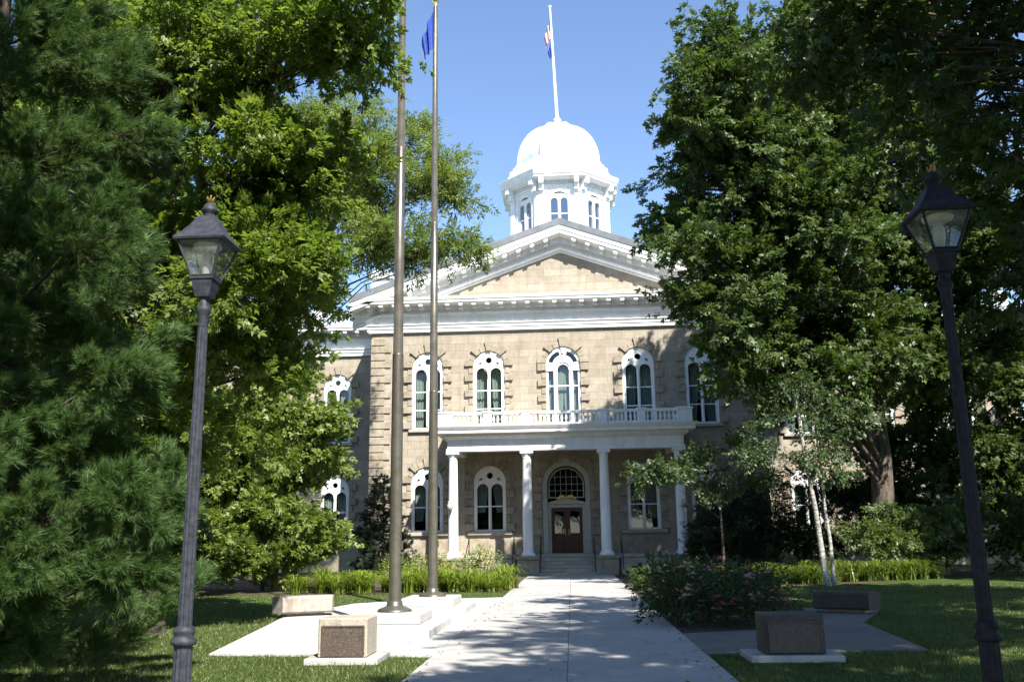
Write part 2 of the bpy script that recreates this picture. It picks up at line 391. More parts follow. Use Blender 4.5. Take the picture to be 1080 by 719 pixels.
# ------------------------------------------------------------------ ground
def sheet(name, poly, z, mat, kind='structure', thick=0.0):
    b = MB()
    tris = tessellate_polygon([[Vector((p[0], p[1], 0)) for p in poly]])
    def area(t): a, bb, c = (poly[i] for i in t); return (bb[0]-a[0])*(c[1]-a[1])-(bb[1]-a[1])*(c[0]-a[0])
    tris = [t if area(t) > 0 else (t[0], t[2], t[1]) for t in tris]
    b.add([(x, y, z) for x, y in poly], [tuple(t) for t in tris])
    if thick:
        k = len(poly)
        ar = sum(poly[i][0]*poly[(i+1) % k][1]-poly[(i+1) % k][0]*poly[i][1] for i in range(k))
        b.add([(x, y, z) for x, y in poly]+[(x, y, z-thick) for x, y in poly],
              [((i, i+k, (i+1) % k+k, (i+1) % k) if ar > 0 else ((i+1) % k, (i+1) % k+k, i+k, i)) for i in range(k)])
    o = b.build(name, mat); o['kind'] = kind
    return o
gb = MB(); gb.add([(-600, -300, 0), (600, -300, 0), (600, 900, 0), (-600, 900, 0)], [(0, 1, 2, 3)])
gb.build('lawn', 'lawn')['kind'] = 'structure'

PW = 1.97
joints = [-14.0, -9.2, -4.6, 0.0, 4.6, 9.15, 13.72, 18.3, 22.9, 27.5, 32.1, 36.7, 40.0, 43.35]
pb = MB(); g = .005
for a, bb in zip(joints[:-1], joints[1:]):
    for x0, x1 in ((-PW, 0), (0, PW)):
        pb.bevel_box(x0+(g if x0 == 0 else 0), x1-(g if x1 == 0 else 0), a+.009, bb-.009, -.10, .035, .006)
pb.build('path', 'path_concrete')['kind'] = 'structure'
jb = MB(); jb.box(-PW+.02, PW-.02, -14, 43.3, -.1, .012); jb.build('path_bed', 'granite')['kind'] = 'structure'
LP = [(-PW, 13.74), (-5.45, 14.1), (-6.1, 18.6), (-6.5, 21.2), (-5.85, 25.2), (-4.3, 26.7), (-2.2, 27.2), (-PW, 27.3)]
sheet('paved_plaza', [(x-.004, y) for x, y in LP][::-1], .030, 'plaza_concrete', thick=.1)
RP = [(PW+.004, 13.74), (5.2, 14.1), (5.6, 18.4), (6.9, 21.4), (5.4, 22.2), (4.9, 19.2), (3.6, 17.2), (PW+.004, 16.6)]
concrete('plaza_concrete_shaded', (.13, .12, .112), (.20, .185, .172))  # right plaza concrete, darkened in colour to stand for tree shade
sheet('paved_plaza', RP, .030, 'plaza_concrete_shaded', thick=.1)
sheet('flower_bed', [(PW+.03, 16.9), (3.5, 17.4), (4.8, 19.4), (5.3, 22.5), (6.2, 27), (6.6, 31), (9.5, 32.6), (13, 36), (16, 38.4), (24, 39), (24, 46.5), (10.3, 46.5), (1.6, 43.3), (PW+.03, 43)], .006, 'soil')
sheet('flower_bed', [(-2.0, 30.4), (-9.4, 29.9), (-10.4, 30.4), (-15, 31), (-22, 31), (-22, 52), (-10.5, 52), (-10.2, 46.4), (-2.0, 43.2)], .006, 'soil')

# ------------------------------------------------------------------ the capitol building
XB, YF = -0.12, 47.2
HW = 10.27                      # half width of the central block
cap_b = empty('capitol_building', (XB, YF, 0))
tag(cap_b, 'tan sandstone capitol with white pediment, columned portico and white dome', 'building')
XW = [-7.22, -3.95, 0, 3.95, 7.22]
W2_Z, W3_Z, G_Z = 7.42, 7.08, 2.11
WHW = .83
def w2_outline(cx, e=0): return arch(cx, WHW-e, W2_Z+e, W2_Z+3.3)
def gr_outline(cx, e=0): return arch(cx, WHW-e, G_Z+e, G_Z+2.5)
def w3_outline(cx, e=0): return arch(cx, .9-e, W3_Z+e, W3_Z+3.7)
DOOR_HW, DOOR_SP = 1.22, 4.45

holes = []
for x in XW: holes.append(w3_outline(x) if x == 0 else w2_outline(x))
for x in XW: holes.append(arch(0, DOOR_HW, .97, DOOR_SP) if x == 0 else gr_outline(x))
wb = MB()
wb.plate(rect(-HW, HW, 0, 12.72), holes, 0, .5)
wb.box(-HW, -HW+.5, .5, 13, 0, 12.72); wb.box(HW-.5, HW, .5, 13, 0, 12.72)
wb.plate([(-9.6, 14.2), (9.6, 14.2), (9.6, 14.3), (0, 17.75), (-9.6, 14.3)], [], .0, .4)     # tympanum wall
# wings
WING_Y, WX1 = 5.8, 26.0
WXW = [13.6, 18.1, 22.6]
for sx in (-1, 1):
    hs = []
    for x in WXW: hs += [w2_outline(sx*x), gr_outline(sx*x)]
    a, b_ = sorted((sx*HW, sx*WX1))
    wb.plate(rect(a, b_, 0, 12.72), hs, WING_Y, WING_Y+.5)
    e0, e1 = sorted((sx*WX1, sx*(WX1-.5)))
    wb.box(e0, e1, WING_Y+.5, 18, 0, 12.72)
wb.build('wall', 'sandstone', cap_b)
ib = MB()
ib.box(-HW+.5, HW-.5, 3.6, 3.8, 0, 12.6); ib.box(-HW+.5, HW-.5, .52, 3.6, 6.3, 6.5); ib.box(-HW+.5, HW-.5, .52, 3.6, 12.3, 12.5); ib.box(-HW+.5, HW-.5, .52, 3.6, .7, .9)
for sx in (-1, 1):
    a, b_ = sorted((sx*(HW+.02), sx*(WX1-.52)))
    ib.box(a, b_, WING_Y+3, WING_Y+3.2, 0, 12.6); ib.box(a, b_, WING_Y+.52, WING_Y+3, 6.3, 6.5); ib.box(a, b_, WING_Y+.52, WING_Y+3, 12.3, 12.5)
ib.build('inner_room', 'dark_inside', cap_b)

# water table and corner quoins
for x0, x1, y0, y1, z0 in ((-HW-.06, -6.3, -.09, -.002, 0), (6.3, HW+.06, -.09, -.002, 0), (-6.3, -1.35, -.09, -.002, .9), (1.35, 6.3, -.09, -.002, .9),
                           (-WX1, -HW-.062, WING_Y-.09, WING_Y-.002, 0), (HW+.062, WX1, WING_Y-.09, WING_Y-.002, 0)):
    qb = MB(); qb.box(x0, x1, y0, y1, z0, 1.72); qb.build('plinth_course', 'rock_stone', cap_b)
for sx in (-1, 1):
    qb = MB(); z = 1.74; i = 0
    while z+.41 < 12.66:
        h = .41; wd = 1.05 if i % 2 == 0 else .72
        a, b_ = sorted((sx*(HW+.05), sx*(HW-wd)))
        qb.bevel_box(a, b_, -.07, .12, z, z+h-.035, .025)
        sa, sb_ = sorted((sx*(HW-.1), sx*(HW+.05)))
        qb.bevel_box(sa+.001, sb_+.001, .125, .85 if i % 2 else 1.15, z+.002, z+h-.037, .025)
        z += h; i += 1
    qb.build('quoin', 'rock_stone', cap_b)

# ---- windows
def surround(mb, hw, zs_rel, nblk, r, top_n=9):
    """rusticated blocks around an arched opening, base at z=0"""
    h = zs_rel/nblk
    for sx in (-1, 1):
        for i in range(nblk):
            long = i % 2 == 0
            wd = .46 if long else .26; pr = .14 if long else .04
            a, b_ = sorted((sx*(hw+.012), sx*(hw+wd)))
            mb.bevel_box(a, b_, -pr, -.003, i*h+.02, (i+1)*h-.02, .02)
    for i in range(top_n):
        a0 = PI*i/top_n+.022; a1 = PI*(i+1)/top_n-.022
        long = i % 2 == 0
        r1 = r+(.46 if long else .28); pr = .13 if long else .04
        if i == top_n//2: r1 = r+.52; pr = .12
        pts = [((r+.012)*math.cos(a0), (r+.012)*math.sin(a0)), (r1*math.cos(a0), r1*math.sin(a0)), (r1*math.cos((a0+a1)/2), r1*math.sin((a0+a1)/2)), (r1*math.cos(a1), r1*math.sin(a1)), ((r+.012)*math.cos(a1), (r+.012)*math.sin(a1)), ((r+.012)*math.cos((a0+a1)/2), (r+.012)*math.sin((a0+a1)/2))]
        mb.plate([(x, z+zs_rel) for x, z in pts], [], -pr, -.003)
def curtains(mb, lights, y=.34):
    for cx, hw, z0, z1, side in lights:
        n_ = 14; w_ = 2*hw
        lo, hi = [], []
        for k in range(n_+1):
            u = k/n_; x = cx-hw+w_*u
            dy = .035*math.sin(u*22+cx*5)
            hi.append((x, y+dy, z1))
            uu = u*(.62) if side < 0 else 1-(1-u)*.62
            lo.append((cx-hw+w_*uu, y+dy*1.3, z0))
        mid = [((a[0]*.75+b_[0]*.25), a[1], a[2]*.45+b_[2]*.55) for a, b_ in zip(hi, lo)]
        mb.rings([hi, mid, lo], closed=False, smooth=True)
def proto_window(kind):
    fb, pb_, cb, sb, sl = MB(), MB(), MB(), MB(), MB()
    y0, y1 = .03, .17
    tri = lambda s, z: [(s*.36, z+.12), (s*.58, z), (s*.47, z+.21)] if s > 0 else [(-.36, z+.12), (-.47, z+.21), (-.58, z)]
    if kind == 'upper':
        hs = [arch(-.37, .29, .09, 2.93, 10), arch(.37, .29, .09, 2.93, 10), circ(0, 3.63, .165), tri(1, 3.34), tri(-1, 3.34)]
        fb.plate(arch(0, WHW-.004, 0, 3.3, r=WHW-.004), hs, y0, y1)
        for cx in (-.37, .37):
            for z in (1.02, 2.0): fb.box(cx-.292, cx+.292, .06, .14, z-.028, z+.028)
        fb.lathe([(.06, .1), (.075, .2), (.045, .3), (.045, 2.6), (.075, 2.75), (.09, 2.9)], 10, (0, .02))
        pb_.plate(arch(0, WHW-.05, .05, 3.3), [], .1, .1, sides=False)
        curtains(cb, [(-.37, .3, .06, 3.25, -1), (.37, .3, .06, 3.25, 1)])
        surround(sb, WHW, 3.3, 8, WHW)
        sl.bevel_box(-1.0, 1.0, -.16, .028, -.17, -.003, .02)
    elif kind == 'ground':
        hs = [arch(-.37, .295, .09, 2.12, 10), arch(.37, .295, .09, 2.12, 10), circ(0, 2.83, .16), tri(1, 2.54), tri(-1, 2.54)]
        fb.plate(arch(0, WHW-.004, 0, 2.5, r=WHW-.004), hs, y0, y1)
        for cx in (-.37, .37): fb.box(cx-.297, cx+.297, .06, .14, 1.23, 1.29)
        fb.lathe([(.06, .1), (.075, .2), (.045, .3), (.045, 1.9), (.075, 2.0), (.09, 2.1)], 10, (0, .02))
        pb_.plate(arch(0, WHW-.05, .05, 2.5), [], .1, .1, sides=False)
        curtains(cb, [(-.37, .3, .06, 2.4, -1), (.37, .3, .06, 2.4, 1)], .4)
        surround(sb, WHW, 2.5, 6, WHW)
        sl.bevel_box(-1.15, 1.15, -.16, .028, -.19, -.003, .02)
    else:
        r_o, zc = .9, 3.7
        def sect(s):
            a0, a1, ri, ro = R(14), R(74), .56, .8
            p = [(ro*math.cos(a0+(a1-a0)*k/8), zc-.1+ro*math.sin(a0+(a1-a0)*k/8)) for k in range(9)] + [(ri*math.cos(a1-(a1-a0)*k/8), zc-.1+ri*math.sin(a1-(a1-a0)*k/8)) for k in range(9)]
            return p if s > 0 else [(-x, z) for x, z in p][::-1]
        hs = [arch(0, .3, .1, 3.35, 12), rect(.52, .78, .1, 3.35), rect(-.78, -.52, .1, 3.35), sect(1), sect(-1)]
        fb.plate(arch(0, r_o-.004, 0, zc, r=r_o-.004), hs, y0, y1)
        for a, b_ in ((-.302, .302), (.518, .782), (-.782, -.518)):
            for z in (1.15, 2.5): fb.box(a, b_, .06, .14, z-.035, z+.035)
        fb.plate(arch(0, .5, 3.3, 3.42, 14)[2:] + arch(0, .36, 3.3, 3.42, 14)[:1:-1], [], -.03, .029)
        fb.plate([(-.06, 4.25), (.06, 4.25), (.1, 4.58), (-.1, 4.58)], [], -.06, .028)
        for sx in (-1, 1):
            a, b_ = sorted((sx*.34, sx*.5)); fb.box(a, b_, -.03, .028, .02, 3.3)
            a, b_ = sorted((sx*.32, sx*.86)); fb.box(a, b_, -.05, .027, 3.3, 3.38)
        pb_.plate(arch(0, r_o-.05, .05, zc), [], .1, .1, sides=False)
        curtains(cb, [(-.16, .17, .06, 3.6, -1), (.16, .17, .06, 3.6, 1), (.65, .16, .06, 3.4, 1), (-.65, .16, .06, 3.4, -1)])
        surround(sb, .9, 3.7, 9, .9)
        sl.bevel_box(-1.05, 1.05, -.16, .028, -.17, -.003, .02)
    fr_ = fb.build('window', 'white_paint', cap_b)
    pb_.build('pane', 'window_glass', fr_); cb.build('curtain', 'curtain', fr_)
    sb.build('surround', 'rock_stone', fr_); sl.build('sill', 'pale_stone', fr_)
    return fr_
pu, pg_, pc = proto_window('upper'), proto_window('ground'), proto_window('centre')
pc.location = (0, 0, W3_Z)
def place(proto, x, y, z, first):
    o = proto if first else copy_tree(proto, cap_b)
    o.location = (x, y, z)
    for ch in o.children:
        if ch.name.startswith('curtain'): ch.scale.x = random.choice((1, -1)); ch.location.y = random.uniform(-.06, .16); ch.location.z = random.choice((0, 0, 0, .5, .9)) if z < 5 else 0
ups = [(x, 0) for x in XW if x] + [(s*x, WING_Y) for s in (-1, 1) for x in WXW]
copies = [(pu, x, y, W2_Z) for x, y in ups[1:]] + [(pg_, x, y, G_Z) for x, y in ups[1:]]
for p, x, y, z in copies: place(p, x, y, z, False)
place(pu, ups[0][0], ups[0][1], W2_Z, True); place(pg_, ups[0][0], ups[0][1], G_Z, True)

# ---- entablature, cornices
ENT = [(0, 12.66), (.16, 12.66), (.16, 12.84), (.21, 12.86), (.21, 13.0), (.28, 13.05), (.28, 13.09), (.12, 13.11), (.12, 13.56), (.18, 13.58), (.18, 13.62), (.22, 13.64), (.22, 13.80), (.33, 13.84), (.33, 13.90), (.36, 14.06), (.98, 14.08), (.98, 14.20), (1.02, 14.22), (1.08, 14.36), (1.10, 14.40), (0, 14.46)]
def run_boxes(mb, x0, x1, step, wdt, yfun):
    k = max(1, int(round((x1-x0)/step)))
    for i in range(k+1):
        x = x0+(x1-x0)*i/k; yfun(mb, x-wdt/2, x+wdt/2)
eb = MB()
eb.sweep([(-HW, 13), (-HW, 0), (HW, 0), (HW, 13)][::1], [(d, z) for d, z in ENT])
run_boxes(eb, -HW-.2, HW+.2, .13, .07, lambda m_, a, b_: m_.box(a, b_, -.305, -.215, 13.655, 13.795))
run_boxes(eb, -HW-.1, HW+.1, .72, .22, lambda m_, a, b_: (m_.box(a, b_, -.92, -.335, 13.92, 14.079), m_.box(a, b_, -.60, -.335, 13.82, 13.919)))
for sx in (-1, 1):
    for k in range(8):
        y = .4+k*.72; a, b_ = sorted((sx*(HW+.335), sx*(HW+.92)))
        eb.box(a, b_, y-.11, y+.11, 13.92, 14.079)
eb.build('entablature', 'white_paint', cap_b)
for sx in (-1, 1):
    eb = MB()
    if sx < 0: path = [(-WX1, 18), (-WX1, WING_Y), (-HW-.02, WING_Y)]
    else: path = [(HW+.02, WING_Y), (WX1, WING_Y), (WX1, 18)]
    eb.sweep(path, ENT)
    a, b_ = sorted((sx*(HW+1.3), sx*(WX1+.2)))
    run_boxes(eb, a, b_, .13, .07, lambda m_, p, q: m_.box(p, q, WING_Y-.305, WING_Y-.215, 13.655, 13.795))
    run_boxes(eb, a, b_, .72, .22, lambda m_, p, q: (m_.box(p, q, WING_Y-.92, WING_Y-.335, 13.92, 14.079), m_.box(p, q, WING_Y-.60, WING_Y-.335, 13.82, 13.919)))
    eb.build('entablature', 'white_paint', cap_b)
    # roof balustrade and low roof of the wing
    rb = MB()
    a, b_ = sorted((sx*(HW+.9), sx*WX1))
    rb.box(a, b_, WING_Y-.32, WING_Y-.02, 14.47, 14.62); rb.box(a, b_, WING_Y-.30, WING_Y-.04, 15.25, 15.40)
    run_boxes(rb, a+.15, b_-.15, .24, .12, lambda m_, p, q: m_.box(p, q, WING_Y-.24, WING_Y-.11, 14.625, 15.245))
    run_boxes(rb, a+.3, b_-.3, 3.4, .5, lambda m_, p, q: m_.box(p, q, WING_Y-.36, WING_Y+.0, 14.63, 15.48))
    rb.build('roof_balustrade', 'white_paint', cap_b)
    a, b_ = sorted((sx*(HW-.4), sx*(WX1+.3)))
    rf = MB(); rf.add([(a, WING_Y+.2, 14.44), (b_, WING_Y+.2, 14.44), (b_, 18, 16.6), (a, 18, 16.6), (a, 18, 14.3), (b_, 18, 14.3)], [(0, 1, 2, 3), (3, 2, 5, 4)])
    ro = rf.build('roof', 'grey_roof', cap_b)
    for cx in ((11.6, 19.2)):
        ch = MB(); ch.box(sx*cx-.65, sx*cx+.65, 8.2, 9.5, 14.3, 18.2); ch.box(sx*cx-.8, sx*cx+.8, 8.05, 9.65, 18.21, 18.55); ch.box(sx*cx-.55, sx*cx+.55, 8.3, 9.4, 18.56, 18.8)
        ch.build('chimney', 'white_paint', ro)

# pediment rakes
SL = .357; HE = 11.32
RP_ = [(.0, -.02), (.10, .0), (.10, .12), (.22, .2), (.22, .42), (.33, .46), (.33, .52), (.36, .78), (.98, .80), (.98, .97), (1.02, 1.0), (1.06, 1.18), (1.08, 1.22), (-2, 1.24)]
APX = 16.95
pbm = MB()
for sx in (-1, 1):
    r1 = [(0, -d, APX+z) for d, z in RP_]; 
    r2 = []
    for d, z in RP_: r2.append((sx*HE, -d, APX+z-SL*HE))
    rr = [r1, r2] if sx > 0 else [r2, r1]
    pbm.rings(rr, closed=False)
    # raking modillions and dentils
    k = 15
    for i in range(1, k):
        x = i*.74
        if APX-SL*x < 14.0: break
        for (y0, y1, z0, z1) in ((-.92, -.34, .60, .785), (-.62, -.34, .5, .60)):
            w_ = .11
            vs = [(sx*(x+dx), yy, APX+zz-SL*(x+dx)) for zz in (z0, z1) for yy in (y0, y1) for dx in (-w_, w_)]
            pbm.add(vs, [(0, 2, 3, 1), (4, 5, 7, 6), (0, 1, 5, 4), (2, 6, 7, 3), (0, 4, 6, 2), (1, 3, 7, 5)])
    for i in range(70):
        x = .06+i*.13
        if APX-SL*x < 13.9: break
        w_ = .035
        vs = [(sx*(x+dx), yy, APX+zz-SL*(x+dx)) for zz in (.23, .41) for yy in (-.3, -.215) for dx in (-w_, w_)]
        pbm.add(vs, [(0, 2, 3, 1), (4, 5, 7, 6), (0, 1, 5, 4), (2, 6, 7, 3), (0, 4, 6, 2), (1, 3, 7, 5)])
pbm.build('pediment_cornice', 'white_paint', cap_b)
rf = MB()
zr = APX+1.56
gt = MB()
for sx in (-1, 1):
    r1 = [(0, -d, APX+z) for d, z in [(1.0, 1.225), (1.10, 1.235), (1.16, 1.48), (1.18, 1.57), (-2, 1.58)]]
    r2 = [(sx*(HE+.02), y, z-SL*(HE+.02)) for _, y, z in r1]
    gt.rings([r1, r2] if sx > 0 else [r2, r1], closed=False)
gt.build('gutter', 'grey_roof', cap_b)
rf.add([(-HE-.02, -1.05, zr-SL*HE+.02), (0, -1.05, zr+.03), (HE+.02, -1.05, zr-SL*HE+.02), (-HE-.02, 18, zr-SL*HE+.02), (0, 18, zr+.03), (HE+.02, 18, zr-SL*HE+.02)], [(0, 1, 4, 3), (1, 2, 5, 4)])
rf.build('roof', 'grey_roof', cap_b)

# ---- portico
PY = -3.23                                 # column line, local
pf = MB()
pf.box(-6.2, -2.46, PY-.12, -.01, 0, .80); pf.box(2.46, 6.2, PY-.12, -.01, 0, .80); pf.box(-2.46, 2.46, PY+1.25, -.012, 0, .80)
pf.bevel_box(-6.3, -2.47, PY-.2, -.1, .802, .955, .015); pf.bevel_box(2.47, 6.3, PY-.2, -.1, .802, .955, .015); pf.bevel_box(-2.465, 2.465, PY+1.15, .25, .803, .957, .015)
for sx in (-1, 1):
    a, b_ = sorted((sx*2.5, sx*4.85))
    pf.bevel_box(a, b_, PY-.95, PY-.205, 0, .26, .02); pf.bevel_box(a+.002, b_-.002, PY-.62, PY-.206, .261, .52, .02); pf.bevel_box(a+.004, b_-.004, PY-.38, PY-.207, .521, .77, .02)
pf.build('porch_floor', 'pale_stone', cap_b)
st = MB()
for i in range(5):
    st.bevel_box(-1.33, 1.33, PY-.70+.36*i, PY+1.14, .16*i+.001, .16*(i+1)-.001, .012)
st.build('steps', 'pale_stone', cap_b)
CX = [-5.44, -1.855, 1.855, 5.44]
for i, c in enumerate(CX):
    pd = MB(); pd.bevel_box(c-.53, c+.53, PY-.55, PY+.55, 0, .74, .025); pd.bevel_box(c-.6, c+.6, PY-.62, PY+.62, .742, .90, .03)
    p_ = pd.build('pedestal', 'rock_stone', cap_b)
    cb_ = MB(); rb_ = .245
    cb_.lathe([(rb_, 1.12), (rb_, 1.6), (rb_*.985, 2.6), (rb_*.93, 4.0), (rb_*.83, 5.62)], 24, (c, PY), cap=False)
    co_ = cb_.build('column', 'white_paint', cap_b)
    bb_ = MB(); bb_.bevel_box(c-.33, c+.33, PY-.33, PY+.33, .902, .98, .01); bb_.lathe([(.32, .98), (.335, 1.02), (.30, 1.06), (.27, 1.08), (.28, 1.11), (.245, 1.14)], 24, (c, PY))
    bb_.build('base', 'white_paint', co_)
    kb = MB(); kb.lathe([(.205, 5.5), (.225, 5.52), (.225, 5.55), (.205, 5.57), (.21, 5.62), (.28, 5.70), (.29, 5.73)], 24, (c, PY)); kb.bevel_box(c-.32, c+.32, PY-.32, PY+.32, 5.731, 5.87, .012)
    kb.build('capital', 'white_paint', co_)
    if i in (0, 3):
        pl = MB(); pl.box(c-.2, c+.2, -.1, -.003, .96, 5.6); pl.box(c-.26, c+.26, -.15, -.002, 5.605, 5.87); pl.box(c-.26, c+.26, -.15, -.002, .958, 1.15)
        pl.build('pilaster', 'sandstone', cap_b)
ph = 5.70
pe = MB()
PEN = [(0, 5.88), (.05, 5.88), (.05, 6.0), (.0, 6.02), (.0, 6.46), (.08, 6.48), (.16, 6.56), (.2, 6.58), (.22, 6.70), (.52, 6.72), (.52, 6.86), (.56, 6.88), (.64, 7.0), (.66, 7.04), (-.4, 7.05)]
yf = PY-.24
pe.sweep([(-ph, -.02), (-ph, yf), (ph, yf), (ph, -.02)], PEN)
pe.sweep([(ph-.55, -.02), (ph-.55, yf+.5), (-ph+.55, yf+.5), (-ph+.55, -.02)], [(0, 5.88), (0, 6.2)])
pe.sweep([(-ph, -.02), (-ph, yf), (ph, yf), (ph, -.02)], [(-.55, 5.881), (0, 5.881)])
pe.box(-ph+.2, ph-.2, yf+.2, -.02, 6.15, 6.3)
pe.box(-ph-.3, ph+.3, yf-.3, -.02, 6.98, 7.035)
pe.build('portico_entablature', 'white_paint', cap_b)
rl = MB()
rx, ry = 5.78, yf-.12
def rail_run(p, q, n_):
    dx, dy = q[0]-p[0], q[1]-p[1]
    if abs(dx) > abs(dy):
        rl.box(min(p[0], q[0]), max(p[0], q[0]), p[1]-.08, p[1]+.08, 7.10, 7.19); rl.box(min(p[0], q[0]), max(p[0], q[0]), p[1]-.1, p[1]+.1, 7.64, 7.76)
    else:
        rl.box(p[0]-.08, p[0]+.08, min(p[1], q[1]), max(p[1], q[1]), 7.10, 7.19); rl.box(p[0]-.1, p[0]+.1, min(p[1], q[1]), max(p[1], q[1]), 7.64, 7.76)
    for i in range(n_):
        u = (i+.5)/n_; x, y = p[0]+dx*u, p[1]+dy*u
        rl.lathe([(.055, 7.19), (.055, 7.23), (.035, 7.26), (.07, 7.38), (.06, 7.45), (.032, 7.56), (.055, 7.61), (.055, 7.64)], 8, (x, y), cap=False)
posts = [-rx, -3.72, -1.88, 1.88, 3.72, rx]
for a, b_ in zip(posts[:-1], posts[1:]): rail_run((a+.2, ry), (b_-.2, ry), max(4, int((b_-a-.4)/.2)))
for sx in (-1, 1): rail_run((sx*rx, ry+.2), (sx*rx, -.05), 14)
for a in posts:
    wd = .36 if abs(a) > 5 else .2
    rl.bevel_box(a-wd, a+wd if abs(a) < 5 else a+wd, ry-.14, ry+.14, 7.06, 7.70, .015); rl.bevel_box(a-wd-.05, a+wd+.05, ry-.18, ry+.18, 7.701, 7.80, .015)
rl.build('balcony_railing', 'white_paint', cap_b)
# handrails on the steps
for x in (-1.28, 1.28, -2.58, -4.78, 2.58):
    hb = MB(); y0 = PY-.62; 
    hb.tube([(x, y0, .02), (x, y0, .95)], .022); hb.tube([(x, PY+.9, .9), (x, PY+.9, 1.75)], .022)
    hb.tube([(x, y0-.12, .86), (x, y0, .95), (x, PY+.9, 1.75), (x, PY+1.2, 1.75)], .024)
    hb.tube([(x, y0, .5), (x, PY+.9, 1.3)], .014)
    hb.build('handrail', 'iron_black', cap_b)
# globe lanterns on the outer columns
for sx in (-1, 1):
    lb = MB(); c = CX[0] if sx < 0 else CX[3]
    lb.tube([(c, PY-.2, 3.55), (c-sx*0+sx*.08, PY-.36, 3.6), (c+sx*.1, PY-.42, 3.48)], .02)
    lb.lathe([(.1, 3.43), (.12, 3.46), (.05, 3.5)], 12, (c+sx*.1, PY-.42))
    w_ = lb.build('wall_lantern', 'white_paint', cap_b)
    lb = MB(); lb.lathe([(.02, 3.06), (.1, 3.1), (.145, 3.2), (.15, 3.28), (.12, 3.38), (.08, 3.43)], 14, (c+sx*.1, PY-.42)); lb.build('globe', 'lamp_glow_globe', w_)
# ---- entrance
eb = MB()
eb.plate(arch(0, DOOR_HW-.004, .96, DOOR_SP, r=DOOR_HW-.004), [arch(0, .98, .955+.012, 4.40, 18)], -.05, .3)
eb.plate([(-.13, 5.36), (.13, 5.36), (.19, 5.74), (-.19, 5.74)], [], -.14, -.052)
for sx in (-1, 1):
    a, b_ = sorted((sx*.80, sx*.979)); eb.box(a, b_, .14, .3, .965, 3.42)
eb.box(-.979, .979, .12, .30, 3.25, 3.42)
eb.plate([(-1.0, 3.43), (1.0, 3.43), (1.0, 3.50), (.45, 3.66), (0, 3.73), (-.45, 3.66), (-1.0, 3.50)], [], .06, .30)
eb.build('door_surround', 'trim_stone', cap_b)
sb = MB(); surround(sb, DOOR_HW, DOOR_SP-.97, 8, DOOR_HW, 11)
sb.build('door_voussoir', 'rock_stone', cap_b, loc=(0, 0, .97))
fb = MB(); fh = 4.38
fb.plate(arch(0, .93, 3.74, fh, 18), [arch(0, .86, 3.80, fh, 18)], .22, .27)
for i in range(1, 6):
    x = -.86+1.72*i/6; fb.box(x-.012, x+.012, .235, .265, 3.79, fh+math.sqrt(max(.0, .86**2-x*x)))
for z in (4.12, 4.45, 4.82): 
    hw_ = .865 if z < fh else math.sqrt(max(.01, .865**2-(z-fh)**2)); fb.box(-hw_, hw_, .238, .262, z-.012, z+.012)
fo = fb.build('fanlight', 'trim_stone', cap_b)
pn = MB(); pn.plate(arch(0, .97, 3.5, 4.40, 18), [], .29, .29, sides=False); pn.build('pane', 'window_glass', fo)
gd = MB()
for sx in (-1, 1):
    for k, (x, z, r_) in enumerate(((.09, 3.80, .07), (.2, 3.83, .085), (.31, 3.81, .07), (.40, 3.75, .06), (.47, 3.70, .04))):
        gd.lathe([(.004, z-r_), (r_*.8, z-r_*.6), (r_, z), (r_*.8, z+r_*.6), (.004, z+r_)], 8, (sx*x, -.02))
gd.tube([(-.5, -.02, 3.68), (-.2, -.03, 3.75), (0, -.03, 3.74), (.2, -.03, 3.75), (.5, -.02, 3.68)], .025)
gd.build('gilded_garland', 'gilt', cap_b)
for sx in (-1, 1):
    db = MB(); a, b_ = sorted((sx*.006, sx*.795)); w_ = b_-a
    db.plate(rect(a, b_, .972, 3.245), [rect(a+.16, b_-.16, 2.02, 3.06), rect(a+.15, b_-.15, 1.12, 1.5), rect(a+.15, b_-.15, 1.6, 1.9)], .2, .26)
    for z0, z1 in ((1.12, 1.5), (1.6, 1.9)): db.bevel_box(a+.155, b_-.155, .215, .25, z0+.004, z1-.004, .012)
    d_ = db.build('door', 'red_wood', cap_b)
    gp = MB(); gp.plate(rect(a+.15, b_-.15, 2.0, 3.08), [], .235, .235, sides=False); gp.build('pane', 'window_glass', d_)
    hb = MB(); hx = sx*.09; hb.tube([(hx, .2, 1.86), (hx, .14, 1.86), (hx, .14, 2.16), (hx, .2, 2.16)], .016); hb.box(a+.16, b_-.16, .17, .185, 1.965, 2.01)
    hb.build('handle', 'gilt', d_)

